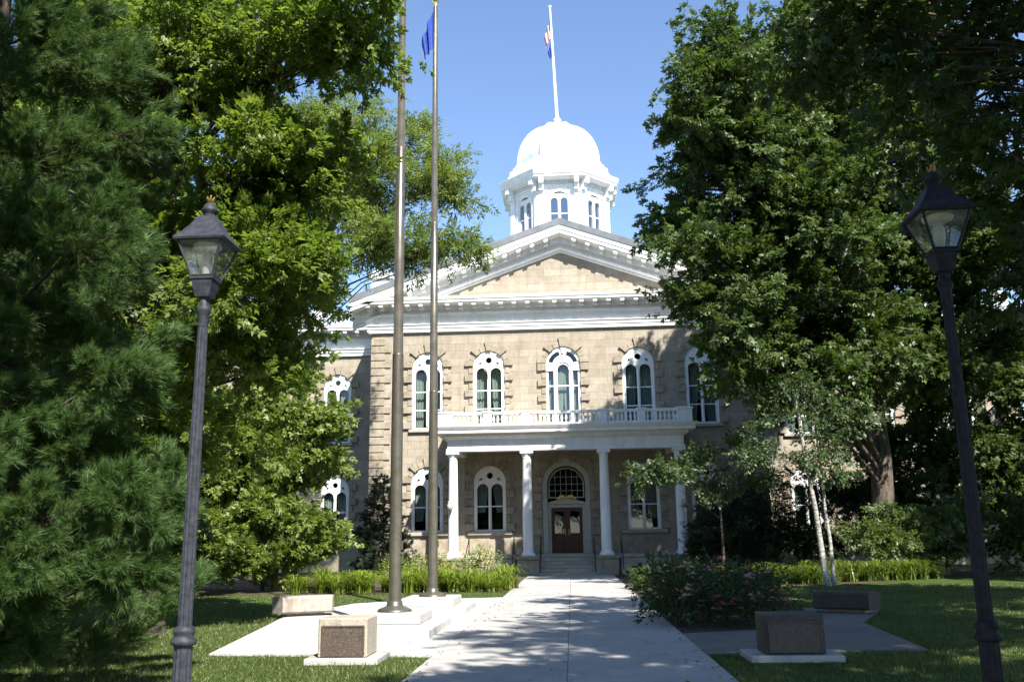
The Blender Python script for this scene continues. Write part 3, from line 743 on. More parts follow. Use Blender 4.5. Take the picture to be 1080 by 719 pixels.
# ---- cupola
CUY = 12.8
OC = PI/8
def oct_path(ap): 
    r_ = ap/math.cos(OC); return [(r_*math.cos(OC+PI/4*k), CUY+r_*math.sin(OC+PI/4*k)) for k in range(8)][::-1]
def octa(mb, prof): mb.lathe([(ap/math.cos(OC), z) for ap, z in prof], 8, (0, CUY), OC, smooth=False)
AP = 3.28
cu = MB()
octa(cu, [(3.75, 13.5), (3.75, 21.0), (3.9, 21.05), (3.9, 21.25), (3.5, 21.3)])
def face_xf(k, ap):
    a = -PI/2+PI/4*k; n_ = (math.cos(a), math.sin(a)); tg = (-n_[1], n_[0])
    return lambda x, d, z: (n_[0]*(ap+d)+tg[0]*x, CUY+n_[1]*(ap+d)+tg[1]*x, z)
FWD = AP*math.tan(OC)
cw, cpane, cin = MB(), MB(), MB()
for k in range(8):
    xf = face_xf(k, AP)
    m_ = MB(); WZ = 21.75
    hs = [arch(-.33, .24, WZ, 23.6, 10), arch(.33, .24, WZ, 23.6, 10), ]
    lun = [(.52*math.cos(R(30+120*i/8)), 23.98+.30*math.sin(R(30+120*i/8))) for i in range(9)]
    hs.append(lun)
    m_.plate(rect(-FWD, FWD, 21.26, 25.2), hs, 0, .2)
    # hood mould, pilasters, sashes
    ring = arch(0, .80, 23.55, 23.6, 16)[2:] + arch(0, .66, 23.55, 23.6, 16)[:1:-1]
    m_.plate(ring, [], -.07, -.004)
    for sx in (-1, 1):
        a, b_ = sorted((sx*.70, sx*.80)); m_.box(a, b_, -.06, -.003, 21.7, 23.6)
        a, b_ = sorted((sx*(FWD-.36), sx*(FWD+.02))); m_.box(a, b_, -.12, -.002, 21.27, 24.15); m_.box(a-.03, b_+.03, -.17, -.0015, 24.152, 24.30)
        a, b_ = sorted((sx*(FWD-.34), sx*(FWD-.02)))
        m_.plate([(a, 24.31), (b_, 24.31), (b_, 25.12), (a, 25.12)], [], -.34, -.001)
        m_.box(a, b_, -.62, -.341, 24.72, 25.12)
    for cx in (-.33, .33): m_.box(cx-.242, cx+.242, .08, .13, 22.72, 22.79)
    m_.box(-FWD+.37, FWD-.37, -.06, -.0025, 24.62, 24.78)
    for i in range(12):
        x = -.9+1.8*i/11; m_.box(x-.04, x+.04, -.14, -.061, 24.80, 25.0)
    cu.add([xf(x, -y, z) for x, y, z in m_.v], m_.f)
    m2 = MB(); m2.plate(rect(-.7, .7, 21.6, 24.4), [], .12, .12, sides=False); cpane.add([xf(x, -y, z) for x, y, z in m2.v], m2.f)
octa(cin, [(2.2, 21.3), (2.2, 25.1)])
CO = [(AP+.02, 25.0), (AP+.66, 25.14), (AP+.66, 25.28), (AP+.72, 25.32), (AP+.80, 25.58), (AP+.82, 25.66), (AP+.3, 25.95), (AP+.12, 26.25), (AP+.10, 26.55), (AP-.12, 26.62), (AP-.14, 26.85), (AP-.4, 26.95)]
octa(cu, CO)
cup = cu.build('cupola', 'white_paint', cap_b)
cpane.build('pane', 'cupola_glass', cup); cin.build('inner_room', 'dark_inside', cup)
dm = MB()
prof = []
for k in range(15):
    a = PI/2*k/14
    prof.append((max(.36, 2.82*math.cos(a)**.92), 27.15+3.35*math.sin(a)))
octa(dm, [(2.98, 26.9), (2.95, 27.02), (2.83, 27.1)] + prof)
octa(dm, [(.55, 30.46), (.55, 30.58), (.4, 30.62), (.25, 30.8), (.2, 30.95)])
for k in range(8):
    a = OC+PI/4*k; pts = []
    for r_, z in [(2.95, 26.98)]+prof[:-1]:
        rr = r_/math.cos(OC)+.015; pts.append((rr*math.cos(a), CUY+rr*math.sin(a), z))
    dm.tube(pts, .055, 6)
dm.build('dome', 'dome_white', cup)
fp = MB(); fp.tube([(0, CUY, 30.6), (-.32, CUY, 40.05)], [.13, .06], 8); fp.lathe([(.01, 39.95), (.12, 40.02), (.13, 40.1), (.01, 40.2)], 8, (-.32, CUY)); fp.lathe([(.28, 30.9), (.3, 31.0), (.16, 31.1), (.14, 31.3)], 10, (-.01, CUY)); fp.build('flagpole', 'white_pole', cup)

# ------------------------------------------------------------------ flags and flagpoles
def flag_mesh(name, mats, top, bot, pleat, fly_top, fly_bot, midx, nu=26, nv=13, yo=0.0):
    """limp cloth hanging from a hoist between points top and bot; fly_* = (dx,dz) of the free edge"""
    b_ = MB(); grid = []
    for i in range(nu+1):
        u = i/nu; row = []
        for j in range(nv+1):
            v = j/nv
            hx, hy, hz = (top[k]+(bot[k]-top[k])*v for k in range(3))
            dx = (fly_top[0]*(1-v)+fly_bot[0]*v)*u**.8; dz = (fly_top[1]*(1-v)+fly_bot[1]*v)*u
            y = pleat*math.sin(u*PI*4.6+v*1.4)*min(1, u*3)
            row.append((hx+dx+pleat*.35*math.sin(u*13+v*2)*u, hy+y, hz+dz))
        grid.append(row)
    for i in range(nu):
        for j in range(nv):
            b_.cur = midx((i+.5)/nu, j)
            b_.add([grid[i][j], grid[i+1][j], grid[i+1][j+1], grid[i][j+1]], [(0, 1, 2, 3)], True)
    return b_.build(name, mats)
def flagpole(x, y, zb, label, H_=16.35):
    e = empty('flagpole', (x, y, zb)); tag(e, label, 'flagpole', 'bronze flagpoles on the left plaza')
    p = MB(); p.lathe([(.118, .02), (.118, 2.2), (.112, 5.0), (.111, 5.02), (.104, 5.02), (.09, 9.5), (.088, 9.52), (.084, 9.52), (.055, H_-zb-.12)], 24, smooth=True)
    p.build('shaft', 'bronze_pole', e)
    c = MB(); c.lathe([(.33, .0), (.33, .025), (.28, .06), (.17, .10), (.15, .13), (.145, .19), (.12, .2)], 28); c.build('collar', 'bronze_pole', e)
    t_ = MB(); t_.lathe([(.05, H_-zb-.13), (.07, H_-zb-.10), (.05, H_-zb-.06), (.035, H_-zb-.03), (.09, H_-zb+.03), (.115, H_-zb+.10), (.09, H_-zb+.17), (.01, H_-zb+.21)], 16); t_.build('finial', 'gold_ball', e)
    r_ = MB(); r_.tube([(.09, -.02, 1.2), (.075, -.02, H_-zb-.2)], .006, 4); r_.box(.115, .15, -.04, .0, 1.15, 1.32); r_.build('halyard', 'bronze_pole', e)
P1, P2 = (-3.32, 17.8), (-3.30, 22.5)
flagpole(*P1, .352, 'tall bronze flagpole nearest the camera, its top lost among the leaves')
flagpole(*P2, .352, 'tall bronze flagpole with gold ball flying the plain blue flag')
f_ = flag_mesh('flag', ['flag_blue', 'flag_white'], (P2[0]-.055, P2[1], 16.1), (P2[0]-.065, P2[1], 14.95), .07, (-.34, -1.0), (-.24, -.32), lambda u, j: 1 if (.86 < u < .93 and 6 <= j <= 7) else 0)
tag(f_, 'limp dark blue flag hanging from the second flagpole', 'flag')
f_ = flag_mesh('flag', ['flag_red', 'flag_white', 'flag_blue'], (XB-.30, YF+CUY, 39.0), (XB-.26, YF+CUY, 37.5), .10, (-.50, -1.5), (-.42, -.75), lambda u, j: 2 if (u < .25 and j < 7) else j % 2)
tag(f_, 'limp red and white striped flag on the dome flagpole', 'flag')
f_ = flag_mesh('flag', ['flag_blue'], (XB-.26, YF+CUY, 37.2), (XB-.22, YF+CUY, 36.1), .08, (-.30, -.9), (-.2, -.35), lambda u, j: 0)
tag(f_, 'small limp blue flag below the striped flag over the dome', 'flag')
for (px, py), lb in ((P1, 'pale two-tier concrete plinth under the nearer flagpole'), (P2, 'pale two-tier concrete plinth under the farther flagpole')):
    b_ = MB()
    fr_ = 1.85 if py < 20 else 1.15
    b_.bevel_box(px-.95, px+.95, py-fr_, py+1.05, 0, .175, .015); b_.bevel_box(px-.62, px+.62, py-.8, py+.7, .176, .352, .015)
    tag(b_.build('flagpole_plinth', 'plaza_concrete'), lb, 'plinth', 'flagpole plinths')

# ------------------------------------------------------------------ street lamps
def street_lamp(x, y, label, paint):
    e = empty('street_lamp', (x, y, 0)); tag(e, label, 'street lamp', 'black lantern street lamps beside the path')
    p = MB()
    n_ = 12
    def flute(r_, z): return [(r_*(1 if k % 2 else .88)*math.cos(2*PI*k/(2*n_)), r_*(1 if k % 2 else .88)*math.sin(2*PI*k/(2*n_)), z) for k in range(2*n_)]
    p.rings([flute(.058, .42), flute(.055, 1.06)]); p.rings([flute(.043, 1.17), flute(.040, 2.0), flute(.032, 3.05)])
    p.lathe([(.17, 0), (.17, .06), (.14, .09), (.13, .2), (.085, .3), (.07, .4), (.07, .44)], 16)
    p.lathe([(.055, 1.05), (.075, 1.065), (.078, 1.085), (.06, 1.10), (.058, 1.12), (.066, 1.13), (.066, 1.15), (.045, 1.17)], 20)
    p.lathe([(.033, 3.04), (.033, 3.12), (.045, 3.14), (.045, 3.165), (.033, 3.18), (.03, 3.245)], 16)
    p.build('post', paint, e)
    q = MB(); sq = lambda h, z: [(-h, -h, z), (h, -h, z), (h, h, z), (-h, h, z)]
    q.rings([sq(.046, 3.235), sq(.05, 3.25), sq(.066, 3.32), sq(.070, 3.348), sq(.078, 3.35), sq(.078, 3.365)], cap=True)
    q.build('lantern_seat', paint, e)
    hb, ht, zb, zt = .070, .146, 3.365, 3.60
    fr_ = MB()
    for sx in (-1, 1):
        for sy in (-1, 1): fr_.tube([(sx*hb, sy*hb, zb), (sx*ht, sy*ht, zt)], .009, 4, False)
    for h, z in ((hb, zb+.006), (ht, zt)):
        for s_ in (-1, 1):
            fr_.tube([(-h, s_*h, z), (h, s_*h, z)], .010, 4, False); fr_.tube([(s_*h, -h, z), (s_*h, h, z)], .010, 4, False)
    fr_.build('lantern_frame', paint, e)
    gl_ = MB(); gl_.rings([sq(hb-.004, zb), sq(ht-.004, zt)]); gl_.build('lantern_glass', 'lamp_glass', e)
    rf_ = MB(); rf_.rings([sq(.166, 3.595), sq(.171, 3.608), sq(.162, 3.622), sq(.126, 3.665), sq(.09, 3.72), sq(.058, 3.785), sq(.046, 3.79)], cap=True)
    rf_.lathe([(.042, 3.79), (.040, 3.82), (.054, 3.83), (.056, 3.845), (.044, 3.86), (.038, 3.88), (.025, 3.893), (.008, 3.90)], 14)
    rf_.build('lantern_roof', paint, e)
    fn = MB()
    for k in range(6):
        a = 2*PI*k/6; fn.tube([(0, 0, 3.895), (.018*math.cos(a), .018*math.sin(a), 3.915), (.027*math.cos(a), .027*math.sin(a), 3.937)], [.006, .008, .003], 5)
    fn.tube([(0, 0, 3.895), (0, 0, 3.952)], [.008, .005], 6); fn.build('finial', 'old_gilt', e)
    bl = MB(); bl.lathe([(.022, 3.37), (.026, 3.41), (.038, 3.46), (.036, 3.51), (.026, 3.55), (.016, 3.56)], 12); bl.lathe([(.095, 3.594), (.09, 3.575), (.06, 3.56), (.02, 3.555)], 14); bl.build('bulb', 'lamp_glow_globe', e)
street_lamp(-2.27, 5.61, 'grey-lit lantern street lamp in sun beside the dark pine', 'lamp_paint_sunlit')
street_lamp(2.45, 5.55, 'near-black lantern street lamp in shade on the lawn by the oak', 'lamp_paint_shaded')

# ------------------------------------------------------------------ monuments and benches
def monument(x0, x1, y0, y1, base, mat, label, rz=0):
    cx, cy = (x0+x1)/2, (y0+y1)/2
    e = empty('monument', (cx, cy, 0), rz); tag(e, label, 'monument', 'plaque monuments beside the path')
    w_, d_ = (x1-x0)/2, (y1-y0)/2
    b_ = MB(); b_.bevel_box(-w_, w_, -d_, d_, .10, .62, .015); b_.build('block', mat, e)
    p = MB(); p.bevel_box(-w_+.05, w_-.035, -d_-.016, -d_+.01, .125, .525, .008); 
    for a_, b_2, c_, d_2 in ((-w_+.05, w_-.035, .125, .15), (-w_+.05, w_-.035, .50, .525), (-w_+.05, -w_+.075, .1505, .4995), (w_-.06, w_-.035, .1505, .4995)): p.bevel_box(a_, b_2, -d_-.026, -d_-.0165, c_, d_2, .004)
    p.build('plaque', 'plaque_bronze', e)
    f = MB(); f.bevel_box(-w_-base, w_+base, -d_-.11, d_+.15, 0, .098, .015); f.build('base', 'path_concrete', e)
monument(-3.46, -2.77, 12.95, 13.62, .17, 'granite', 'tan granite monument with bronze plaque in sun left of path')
monument(2.66, 3.46, 12.95, 13.55, .22, 'stone_shaded', 'granite monument darkened for shade with bronze plaque by rose bed')
def bench(x, y, rz, mat_, label):
    e = empty('bench', (x, y, 0), rz); tag(e, label, 'bench', 'curved concrete benches')
    def arc(r0_, r1_, a, z0, z1, bev):
        n_ = 10; b_ = MB(); rs = []
        for k in range(n_+1):
            t_ = -a+2*a*k/n_; c_, s_ = math.cos(t_), math.sin(t_)
            P = lambda r_, z: (r_*s_, r_*c_-r1_+.3, z)
            rs.append([P(r0_+bev, z0), P(r1_-bev, z0), P(r1_, z0+bev), P(r1_, z1-bev), P(r1_-bev, z1), P(r0_+bev, z1), P(r0_, z1-bev), P(r0_, z0+bev)])
        b_.rings(rs, cap=True); return b_
    arc(1.9, 2.4, .30, .10, .47, .04).build('seat', mat_, e)
    arc(2.0, 2.3, .22, 0, .12, .01).build('base', 'granite', e)
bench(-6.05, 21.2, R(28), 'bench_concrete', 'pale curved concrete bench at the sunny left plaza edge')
bench(5.95, 20.75, R(-28), 'stone_shaded', 'curved concrete bench darkened for shade behind the right monument')

# ------------------------------------------------------------------ leaves
rng = np.random.default_rng(11)
def leaf_shape(kind):
    if kind == 'lobed':
        vs, fs = [(0, 0, 0)], []
        for ang, ln, wd in ((-52, .72, .17), (0, 1.0, .2), (52, .72, .17)):
            a = R(ang); d = np.array([math.sin(a), math.cos(a)]); p = np.array([d[1], -d[0]])
            o = len(vs); l = d*ln*.5-p*wd; r_ = d*ln*.5+p*wd; t_ = d*ln
            vs += [(l[0], l[1], .05), (t_[0], t_[1], -.10), (r_[0], r_[1], .05)]; fs.append((0, o+2, o+1, o))
        return np.array(vs), np.array(fs)
    if kind == 'oval':
        return np.array([(0, 0, 0), (-.27, .48, .07), (0, 1, -.08), (.27, .48, .07)]), np.array([(0, 3, 2, 1)])
    if kind == 'narrow':
        return np.array([(0, 0, 0), (-.14, .5, .04), (0, 1, -.1), (.14, .5, .04)]), np.array([(0, 3, 2, 1)])
def basis(d, up, roll):
    """rows: x,y,z axes with y along d"""
    d = d/np.linalg.norm(d, axis=-1, keepdims=True)
    x = np.cross(d, up); nx = np.linalg.norm(x, axis=-1, keepdims=True); x = np.where(nx < 1e-3, np.array([1., 0, 0]), x/np.maximum(nx, 1e-6))
    z = np.cross(x, d)
    c, s_ = np.cos(roll)[..., None], np.sin(roll)[..., None]
    return np.stack([x*c+z*s_, d, z*c-x*s_], -2)
def inst(vs, fs, pos, B, sc):
    V = np.einsum('vk,mkj->mvj', vs, B)*sc[:, None, None]+pos[:, None, :]
    FS = fs[None]+(np.arange(len(pos))*len(vs))[:, None, None]
    return V.reshape(-1, 3), FS.reshape(-1, fs.shape[1])
def spray(kind, n_, leaf, flat=.35, length=1.0):
    """a leafy twig along +Y"""
    vs, fs = leaf_shape(kind)
    t_ = rng.uniform(.1, 1, n_)**.8; ang = rng.uniform(-1, 1, n_)
    side = np.where(rng.random(n_) < .5, -1, 1)
    pos = np.stack([side*rng.uniform(.0, .22, n_)*(1.2-t_), t_*length, rng.normal(0, .07, n_)], 1)
    a = side*R(1)*rng.uniform(15, 85, n_)*(1.15-t_*.7)
    d = np.stack([np.sin(a), np.cos(a), rng.normal(-.12, flat, n_)], 1)
    up = np.stack([rng.normal(0, .35, n_), rng.normal(0, .35, n_), np.ones(n_)], 1)
    B = basis(d, up, rng.normal(0, .45, n_))
    return inst(vs, fs, pos, B, leaf*rng.uniform(.5, 1.35, n_))
def scatter(sprays, pos, dirs, sc, up=(0, 0, 1), roll=.5):
    ids = rng.integers(0, len(sprays), len(pos)); Vs, Fs, o = [], [], 0
    for i, (v, f) in enumerate(sprays):
        m_ = ids == i
        if not m_.any(): continue
        B = basis(dirs[m_], np.array(up, float)+rng.normal(0, .2, (m_.sum(), 3)), rng.normal(0, roll, m_.sum()))
        V, FS = inst(v, f, pos[m_], B, sc[m_]); Vs.append(V); Fs.append(FS+o); o += len(V)
    return np.concatenate(Vs), np.concatenate(Fs)

def unit(a): return a/np.maximum(np.linalg.norm(a, axis=-1, keepdims=True), 1e-6)
def tree(name, label, cat, base, trunk_top, r_trunk, lobes, n_spray, kind, leaf_m, leaf=.13, spray_len=.65, clump_r=.55, n_leaf=22, clumps_per_m2=.55, group=None, bark_m='bark', limb_r=.35, lean=(0, 0), inner=.5, trunks=None, down=-.15):
    e = empty(name, (base[0], base[1], 0)); tag(e, label, cat, group)
    bx, by = base
    lobes = np.array(lobes, float)
    if lobes.shape[1] == 4: lobes = np.concatenate([lobes[:, :3], lobes[:, 3:4], lobes[:, 3:4], lobes[:, 3:4]*.9], 1)
    tk = MB()
    tp = [Vector((0, 0, -.1)), Vector((lean[0]*.1, lean[1]*.1, .5))]
    nseg = 6
    for k in range(1, nseg+1):
        u = k/nseg; tp.append(Vector((lean[0]*u+random.uniform(-1, 1)*.05*r_trunk*6, lean[1]*u+random.uniform(-1, 1)*.05*r_trunk*6, .5+(trunk_top-.5)*u)))
    rad = [r_trunk*1.5, r_trunk*1.08]+[r_trunk*(1-.55*k/nseg) for k in range(1, nseg+1)]
    if trunks is None: tk.tube(tp, rad, 14)
    else:
        for pts, rr in trunks: tk.tube(pts, [rr*(1.25-.75*i/(len(pts)-1)) for i in range(len(pts))], 10)
    tk.build('trunk', bark_m, e)
    bm_ = MB(); P, Dr = [], []
    tvec = np.array([[p.x, p.y, p.z] for p in tp])
    for L in lobes:
        c = L[:3]-np.array([bx, by, 0]); rr = L[3:6]
        if c[2] > trunk_top: s0 = tvec[-1]
        else:
            zz = max(.4, c[2]-.45*np.linalg.norm(c[:2])); s0 = np.array([np.interp(zz, tvec[:, 2], tvec[:, i]) for i in range(3)])
        r_l = limb_r*r_trunk*min(1.2, max(.35, rr.mean()/1.8))
        mid = s0*.5+c*.5+np.array([random.uniform(-.2, .2), random.uniform(-.2, .2), .12*np.linalg.norm(c[:2]-s0[:2])])
        limb = [s0, s0*.7+mid*.3, mid, mid*.5+c*.5, c]
        bm_.tube([tuple(p) for p in limb], [r_l, r_l*.85, r_l*.65, r_l*.5, r_l*.3], 7)
        nc = max(4, int(4*PI*rr.mean()**2*clumps_per_m2))
        u = unit(rng.normal(0, 1, (nc, 3))); u[:, 2] = np.where(u[:, 2] < -.6, -u[:, 2]*.5, u[:, 2]); u = unit(u)
        cc = c+u*rr*rng.uniform(inner, 1.02, (nc, 1))
        P.append(cc); Dr.append(u)
        for q in cc:
            s1 = np.array(limb[2+random.randint(0, 2)]); md = (s1+q)/2+np.array([random.uniform(-.1, .1)*rr[0] for _ in range(3)])
            bm_.tube([tuple(s1), tuple(md), tuple(q)], [r_l*.28+.006, r_l*.18+.005, .006], 5, cap=False)
    bm_.build('branches', bark_m, e)
    P = np.concatenate(P); Dr = np.concatenate(Dr)
    sps = [spray(kind, n_leaf, leaf/spray_len) for _ in range(7)]
    idx = rng.integers(0, len(P), n_spray)
    g_ = rng.normal(0, 1, (n_spray, 3))*np.array([1, 1, .55])*clump_r*rng.uniform(.55, 1.25, len(P))[idx][:, None]*.62
    pos = P[idx]+g_
    keep = pos[:, 2] > .12; pos = pos[keep]; idx = idx[keep]; g_ = g_[keep]
    d = unit(unit(g_)*.9+Dr[idx]*.7+rng.normal(0, .35, pos.shape)+np.array([0, 0, down]))
    V, FS = scatter(sps, pos-d*spray_len*.4, d, spray_len*rng.uniform(.7, 1.25, len(pos)))
    V = V[:]; V[:, 2] = np.maximum(V[:, 2], .03)
    np_mesh('crown', V, FS, leaf_m, e)
    return e

# big broadleaf on the left
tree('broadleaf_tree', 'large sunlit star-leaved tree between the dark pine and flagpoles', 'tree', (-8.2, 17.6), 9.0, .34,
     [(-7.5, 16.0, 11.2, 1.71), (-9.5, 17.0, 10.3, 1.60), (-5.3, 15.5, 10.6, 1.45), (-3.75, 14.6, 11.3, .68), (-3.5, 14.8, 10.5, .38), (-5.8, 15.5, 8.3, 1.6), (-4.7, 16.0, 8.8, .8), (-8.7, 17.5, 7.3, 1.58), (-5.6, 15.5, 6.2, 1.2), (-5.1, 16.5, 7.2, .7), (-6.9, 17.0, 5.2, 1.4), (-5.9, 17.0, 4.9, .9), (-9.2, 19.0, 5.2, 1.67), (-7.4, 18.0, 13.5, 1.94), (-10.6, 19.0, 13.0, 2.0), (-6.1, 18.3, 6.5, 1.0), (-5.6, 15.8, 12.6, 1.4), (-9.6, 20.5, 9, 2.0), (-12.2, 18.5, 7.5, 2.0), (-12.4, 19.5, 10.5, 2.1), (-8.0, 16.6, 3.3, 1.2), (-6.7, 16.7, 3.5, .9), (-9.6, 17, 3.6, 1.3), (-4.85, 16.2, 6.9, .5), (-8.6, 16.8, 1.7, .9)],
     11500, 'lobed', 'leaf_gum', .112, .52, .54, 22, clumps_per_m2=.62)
tree('broadleaf_tree', 'tall pale feathery tree standing behind the flagpoles', 'tree', (-12.6, 37.6), 16, .3,
     [(-7.9, 36.0, 16.8, 2.1), (-6.6, 37.0, 19.0, 1.3), (-5.3, 35.0, 15.7, 1.25), (-9.6, 38.0, 20.3, 2.0), (-6.9, 34.0, 13.4, 1.3), (-9.6, 37.0, 15.5, 2.3), (-4.7, 34.5, 13.2, .7), (-5.6, 34.5, 13.0, .7), (-3.9, 34.4, 13.1, .45), (-12.6, 38.0, 19.7, 2.4), (-13, 37.5, 15.5, 2.2), (-4.6, 35, 17, .7), (-4.1, 35, 15.3, .6), (-6.2, 34.8, 12.9, .6), (-8.2, 35.5, 13.2, 1.1)],
     3600, 'narrow', 'leaf_locust', .17, .75, .62, 34, clumps_per_m2=.45)
tree('broadleaf_tree', 'small bright green tree in front of the left wing', 'tree', (-11.0, 34.2), 4.5, .11,
     [(-10.4, 33.0, 5.9, 1.1), (-11.6, 34.0, 5.3, 1.7), (-8.45, 32.5, 6.2, .5), (-8.75, 32.5, 4.6, .5), (-8.9, 32.6, 5.4, .5), (-9.5, 32.5, 4.6, .8), (-13.0, 35.0, 6.2, 1.69), (-13.7, 35.0, 4.3, 1.49), (-11.5, 34.5, 7.6, 1.3), (-12.5, 34.5, 3.6, 1.5), (-10.6, 34, 3.7, 1.1), (-15.2, 35.5, 6.5, 1.9), (-15.5, 35.5, 3.5, 1.7)],
     3400, 'lobed', 'leaf_shrub', .17, .6, .5, 18, clumps_per_m2=.7)
tree('shrub', 'broad sunlit shrub at the lawn edge below the left wing', 'shrub', (-11.0, 32.8), 1.2, .06,
     [(-12.1, 33.0, 1.9, 1.45), (-9.9, 32.5, 1.9, 1.35), (-8.6, 32.2, 1.4, .75), (-13.7, 34.0, 1.1, 1.07), (-10.1, 31.7, .8, .82), (-11.4, 31.9, 1.0, .9), (-15.5, 34, 1.3, 1.2), (-11, 32.6, 2.6, 1.1)],
     2300, 'lobed', 'leaf_shrub', .17, .5, .45, 16, clumps_per_m2=1.0)
# the oak on the right
tree('broadleaf_tree', 'huge oak with thick pale trunk shading the right wing', 'tree', (12.9, 38.5), 13, .5,
     [(7.3, 35.0, 18.8, 1.9), (5.3, 33.3, 13.2, 1.45), (4.3, 32.0, 12.9, .65), (6.5, 33.0, 14.6, 2.6), (5.9, 32.0, 10.4, 1.8), (4.6, 31.6, 9.6, .85), (10.6, 36.0, 18.4, 3.1), (9.2, 33.0, 12.6, 2.9), (10.6, 36.0, 21.5, 2.5), (8.4, 34.0, 8.9, 2.0), (6.6, 35.0, 8.2, 1.3), (13.4, 38.0, 11.4, 2.5), (13.8, 38.0, 18.1, 4.0), (16.2, 38.0, 14.1, 3.25), (17.3, 39.0, 9.8, 2.5), (15.0, 39.0, 22.5, 3.6), (15.2, 37.0, 8.0, 1.5), (10.8, 36, 15.5, 2.6), (7.6, 33.2, 7.4, 1.3), (9.8, 33.8, 6.9, 1.5), (11.6, 35, 8.6, 1.9), (17.8, 36.5, 12, 2.4), (8.0, 33.5, 16.8, 2.3), (6.7, 33.5, 16.6, 1.4), (9.0, 34.5, 10.7, 1.9), (12, 37.5, 13.5, 2.2), (5.4, 30.4, 17.3, 1.35), (4.7, 30.2, 16, .85), (6.6, 30.6, 18.8, 1.45), (6.6, 31.5, 15.6, 1.2), (10.5, 35.5, 9.4, 1.6), (8.8, 35.6, 7.0, 1.0), (5.9, 31.5, 8.6, .95), (6.6, 32.2, 7.6, .9), (4.6, 30.6, 11.6, .55)],
     17500, 'lobed', 'leaf_oak', .175, .74, .72, 20, clumps_per_m2=.45)
# near trees on the right
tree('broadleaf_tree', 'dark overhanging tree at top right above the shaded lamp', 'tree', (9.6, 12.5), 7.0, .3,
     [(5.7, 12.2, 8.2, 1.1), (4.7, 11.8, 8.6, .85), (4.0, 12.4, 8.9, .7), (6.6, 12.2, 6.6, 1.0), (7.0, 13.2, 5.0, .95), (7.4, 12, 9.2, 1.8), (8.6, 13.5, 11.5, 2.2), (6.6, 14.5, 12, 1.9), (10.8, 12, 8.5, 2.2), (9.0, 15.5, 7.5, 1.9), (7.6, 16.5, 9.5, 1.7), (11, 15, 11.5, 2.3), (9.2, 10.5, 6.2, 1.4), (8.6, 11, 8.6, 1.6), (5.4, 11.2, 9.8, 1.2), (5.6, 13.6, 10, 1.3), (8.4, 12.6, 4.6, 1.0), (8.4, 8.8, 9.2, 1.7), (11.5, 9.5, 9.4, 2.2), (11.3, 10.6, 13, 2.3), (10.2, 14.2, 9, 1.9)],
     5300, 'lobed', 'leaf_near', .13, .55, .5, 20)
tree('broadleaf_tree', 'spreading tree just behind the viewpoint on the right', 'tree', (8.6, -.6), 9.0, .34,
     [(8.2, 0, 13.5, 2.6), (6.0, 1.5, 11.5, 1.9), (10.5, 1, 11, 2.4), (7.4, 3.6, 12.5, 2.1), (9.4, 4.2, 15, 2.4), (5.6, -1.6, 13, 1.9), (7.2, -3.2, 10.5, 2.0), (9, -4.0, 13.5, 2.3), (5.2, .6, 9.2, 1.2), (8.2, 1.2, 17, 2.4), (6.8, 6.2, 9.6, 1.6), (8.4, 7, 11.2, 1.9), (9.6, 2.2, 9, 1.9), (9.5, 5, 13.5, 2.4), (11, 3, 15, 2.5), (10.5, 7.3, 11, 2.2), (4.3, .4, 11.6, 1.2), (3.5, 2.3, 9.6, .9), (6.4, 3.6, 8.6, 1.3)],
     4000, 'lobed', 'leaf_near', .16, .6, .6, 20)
tree('broadleaf_tree', 'spreading tree just behind the viewpoint on the left', 'tree', (-9.0, .5), 9.0, .34,
     [(-6.4, 2.6, 14.2, 2.4), (-8.6, 1.5, 12.5, 2.2), (-6.2, 5.6, 15.5, 1.9), (-8.8, 4.8, 16, 2.3), (-10.5, 3, 14, 2.2), (-6.8, .2, 12.5, 1.8), (-5.2, 4.2, 13.2, 1.3), (-7.6, 6.4, 13.2, 1.6), (-4.4, 5.0, 10.9, .8), (-5.2, 2.4, 10.6, 1.2), (-6.5, 3.2, 11, 1.4), (-7.6, 5, 11.4, 1.3)],
     5200, 'lobed', 'leaf_near', .16, .6, .6, 20)
tree('broadleaf_tree', 'dense dark tree at the right edge behind the lawn', 'tree', (22.2, 29.5), 8, .36,
     [(20.3, 29, 9, 2.2), (20, 28.5, 12, 2.2), (23, 29, 13, 3), (20.8, 29, 6.3, 1.7), (21.5, 30, 5.6, 2.2), (24.5, 29, 9, 3), (21, 30, 15.5, 2.6), (24, 30, 5, 2.0), (21, 29.5, 3.6, 1.6)],
     4200, 'lobed', 'leaf_oak', .19, .75, .7, 20, clumps_per_m2=.4)
# shade tree and understorey
tree('broadleaf_tree', 'leafy understorey tree hiding the right wing behind the oak', 'tree', (17.5, 44.2), 5, .16,
     [(14.2, 43.6, 3.2, 1.7), (13.9, 43.8, 6.0, 1.6), (16.6, 43.6, 5.0, 2.2), (19.5, 43.8, 4.5, 2.3), (19, 44, 8, 2.4), (16.2, 44, 8.6, 2.0), (16.8, 43.2, 2.0, 1.9), (22.5, 44, 5.5, 2.6), (20.5, 43.2, 1.8, 1.8), (23, 43.5, 9, 2.4), (24, 43, 2.2, 2.2)],
     4200, 'lobed', 'leaf_oak', .2, .7, .65, 20, clumps_per_m2=.5)
tree('broadleaf_tree', 'dense mid-green tree filling the gap behind the pine', 'tree', (-15.6, 28.5), 5, .2,
     [(-13.4, 28, 5.2, 1.7), (-13.2, 28.2, 2.6, 1.4), (-15.8, 28, 7, 2.3), (-16.2, 28, 3.6, 2.2), (-18.5, 29, 5.5, 2.4), (-13.8, 28.6, 8.0, 1.6), (-18.5, 28.5, 2.2, 1.9), (-17.5, 29, 9.2, 2.3), (-14.6, 29, 10.3, 1.8)],
     4200, 'lobed', 'leaf_oak', .17, .65, .6, 20, clumps_per_m2=.55)
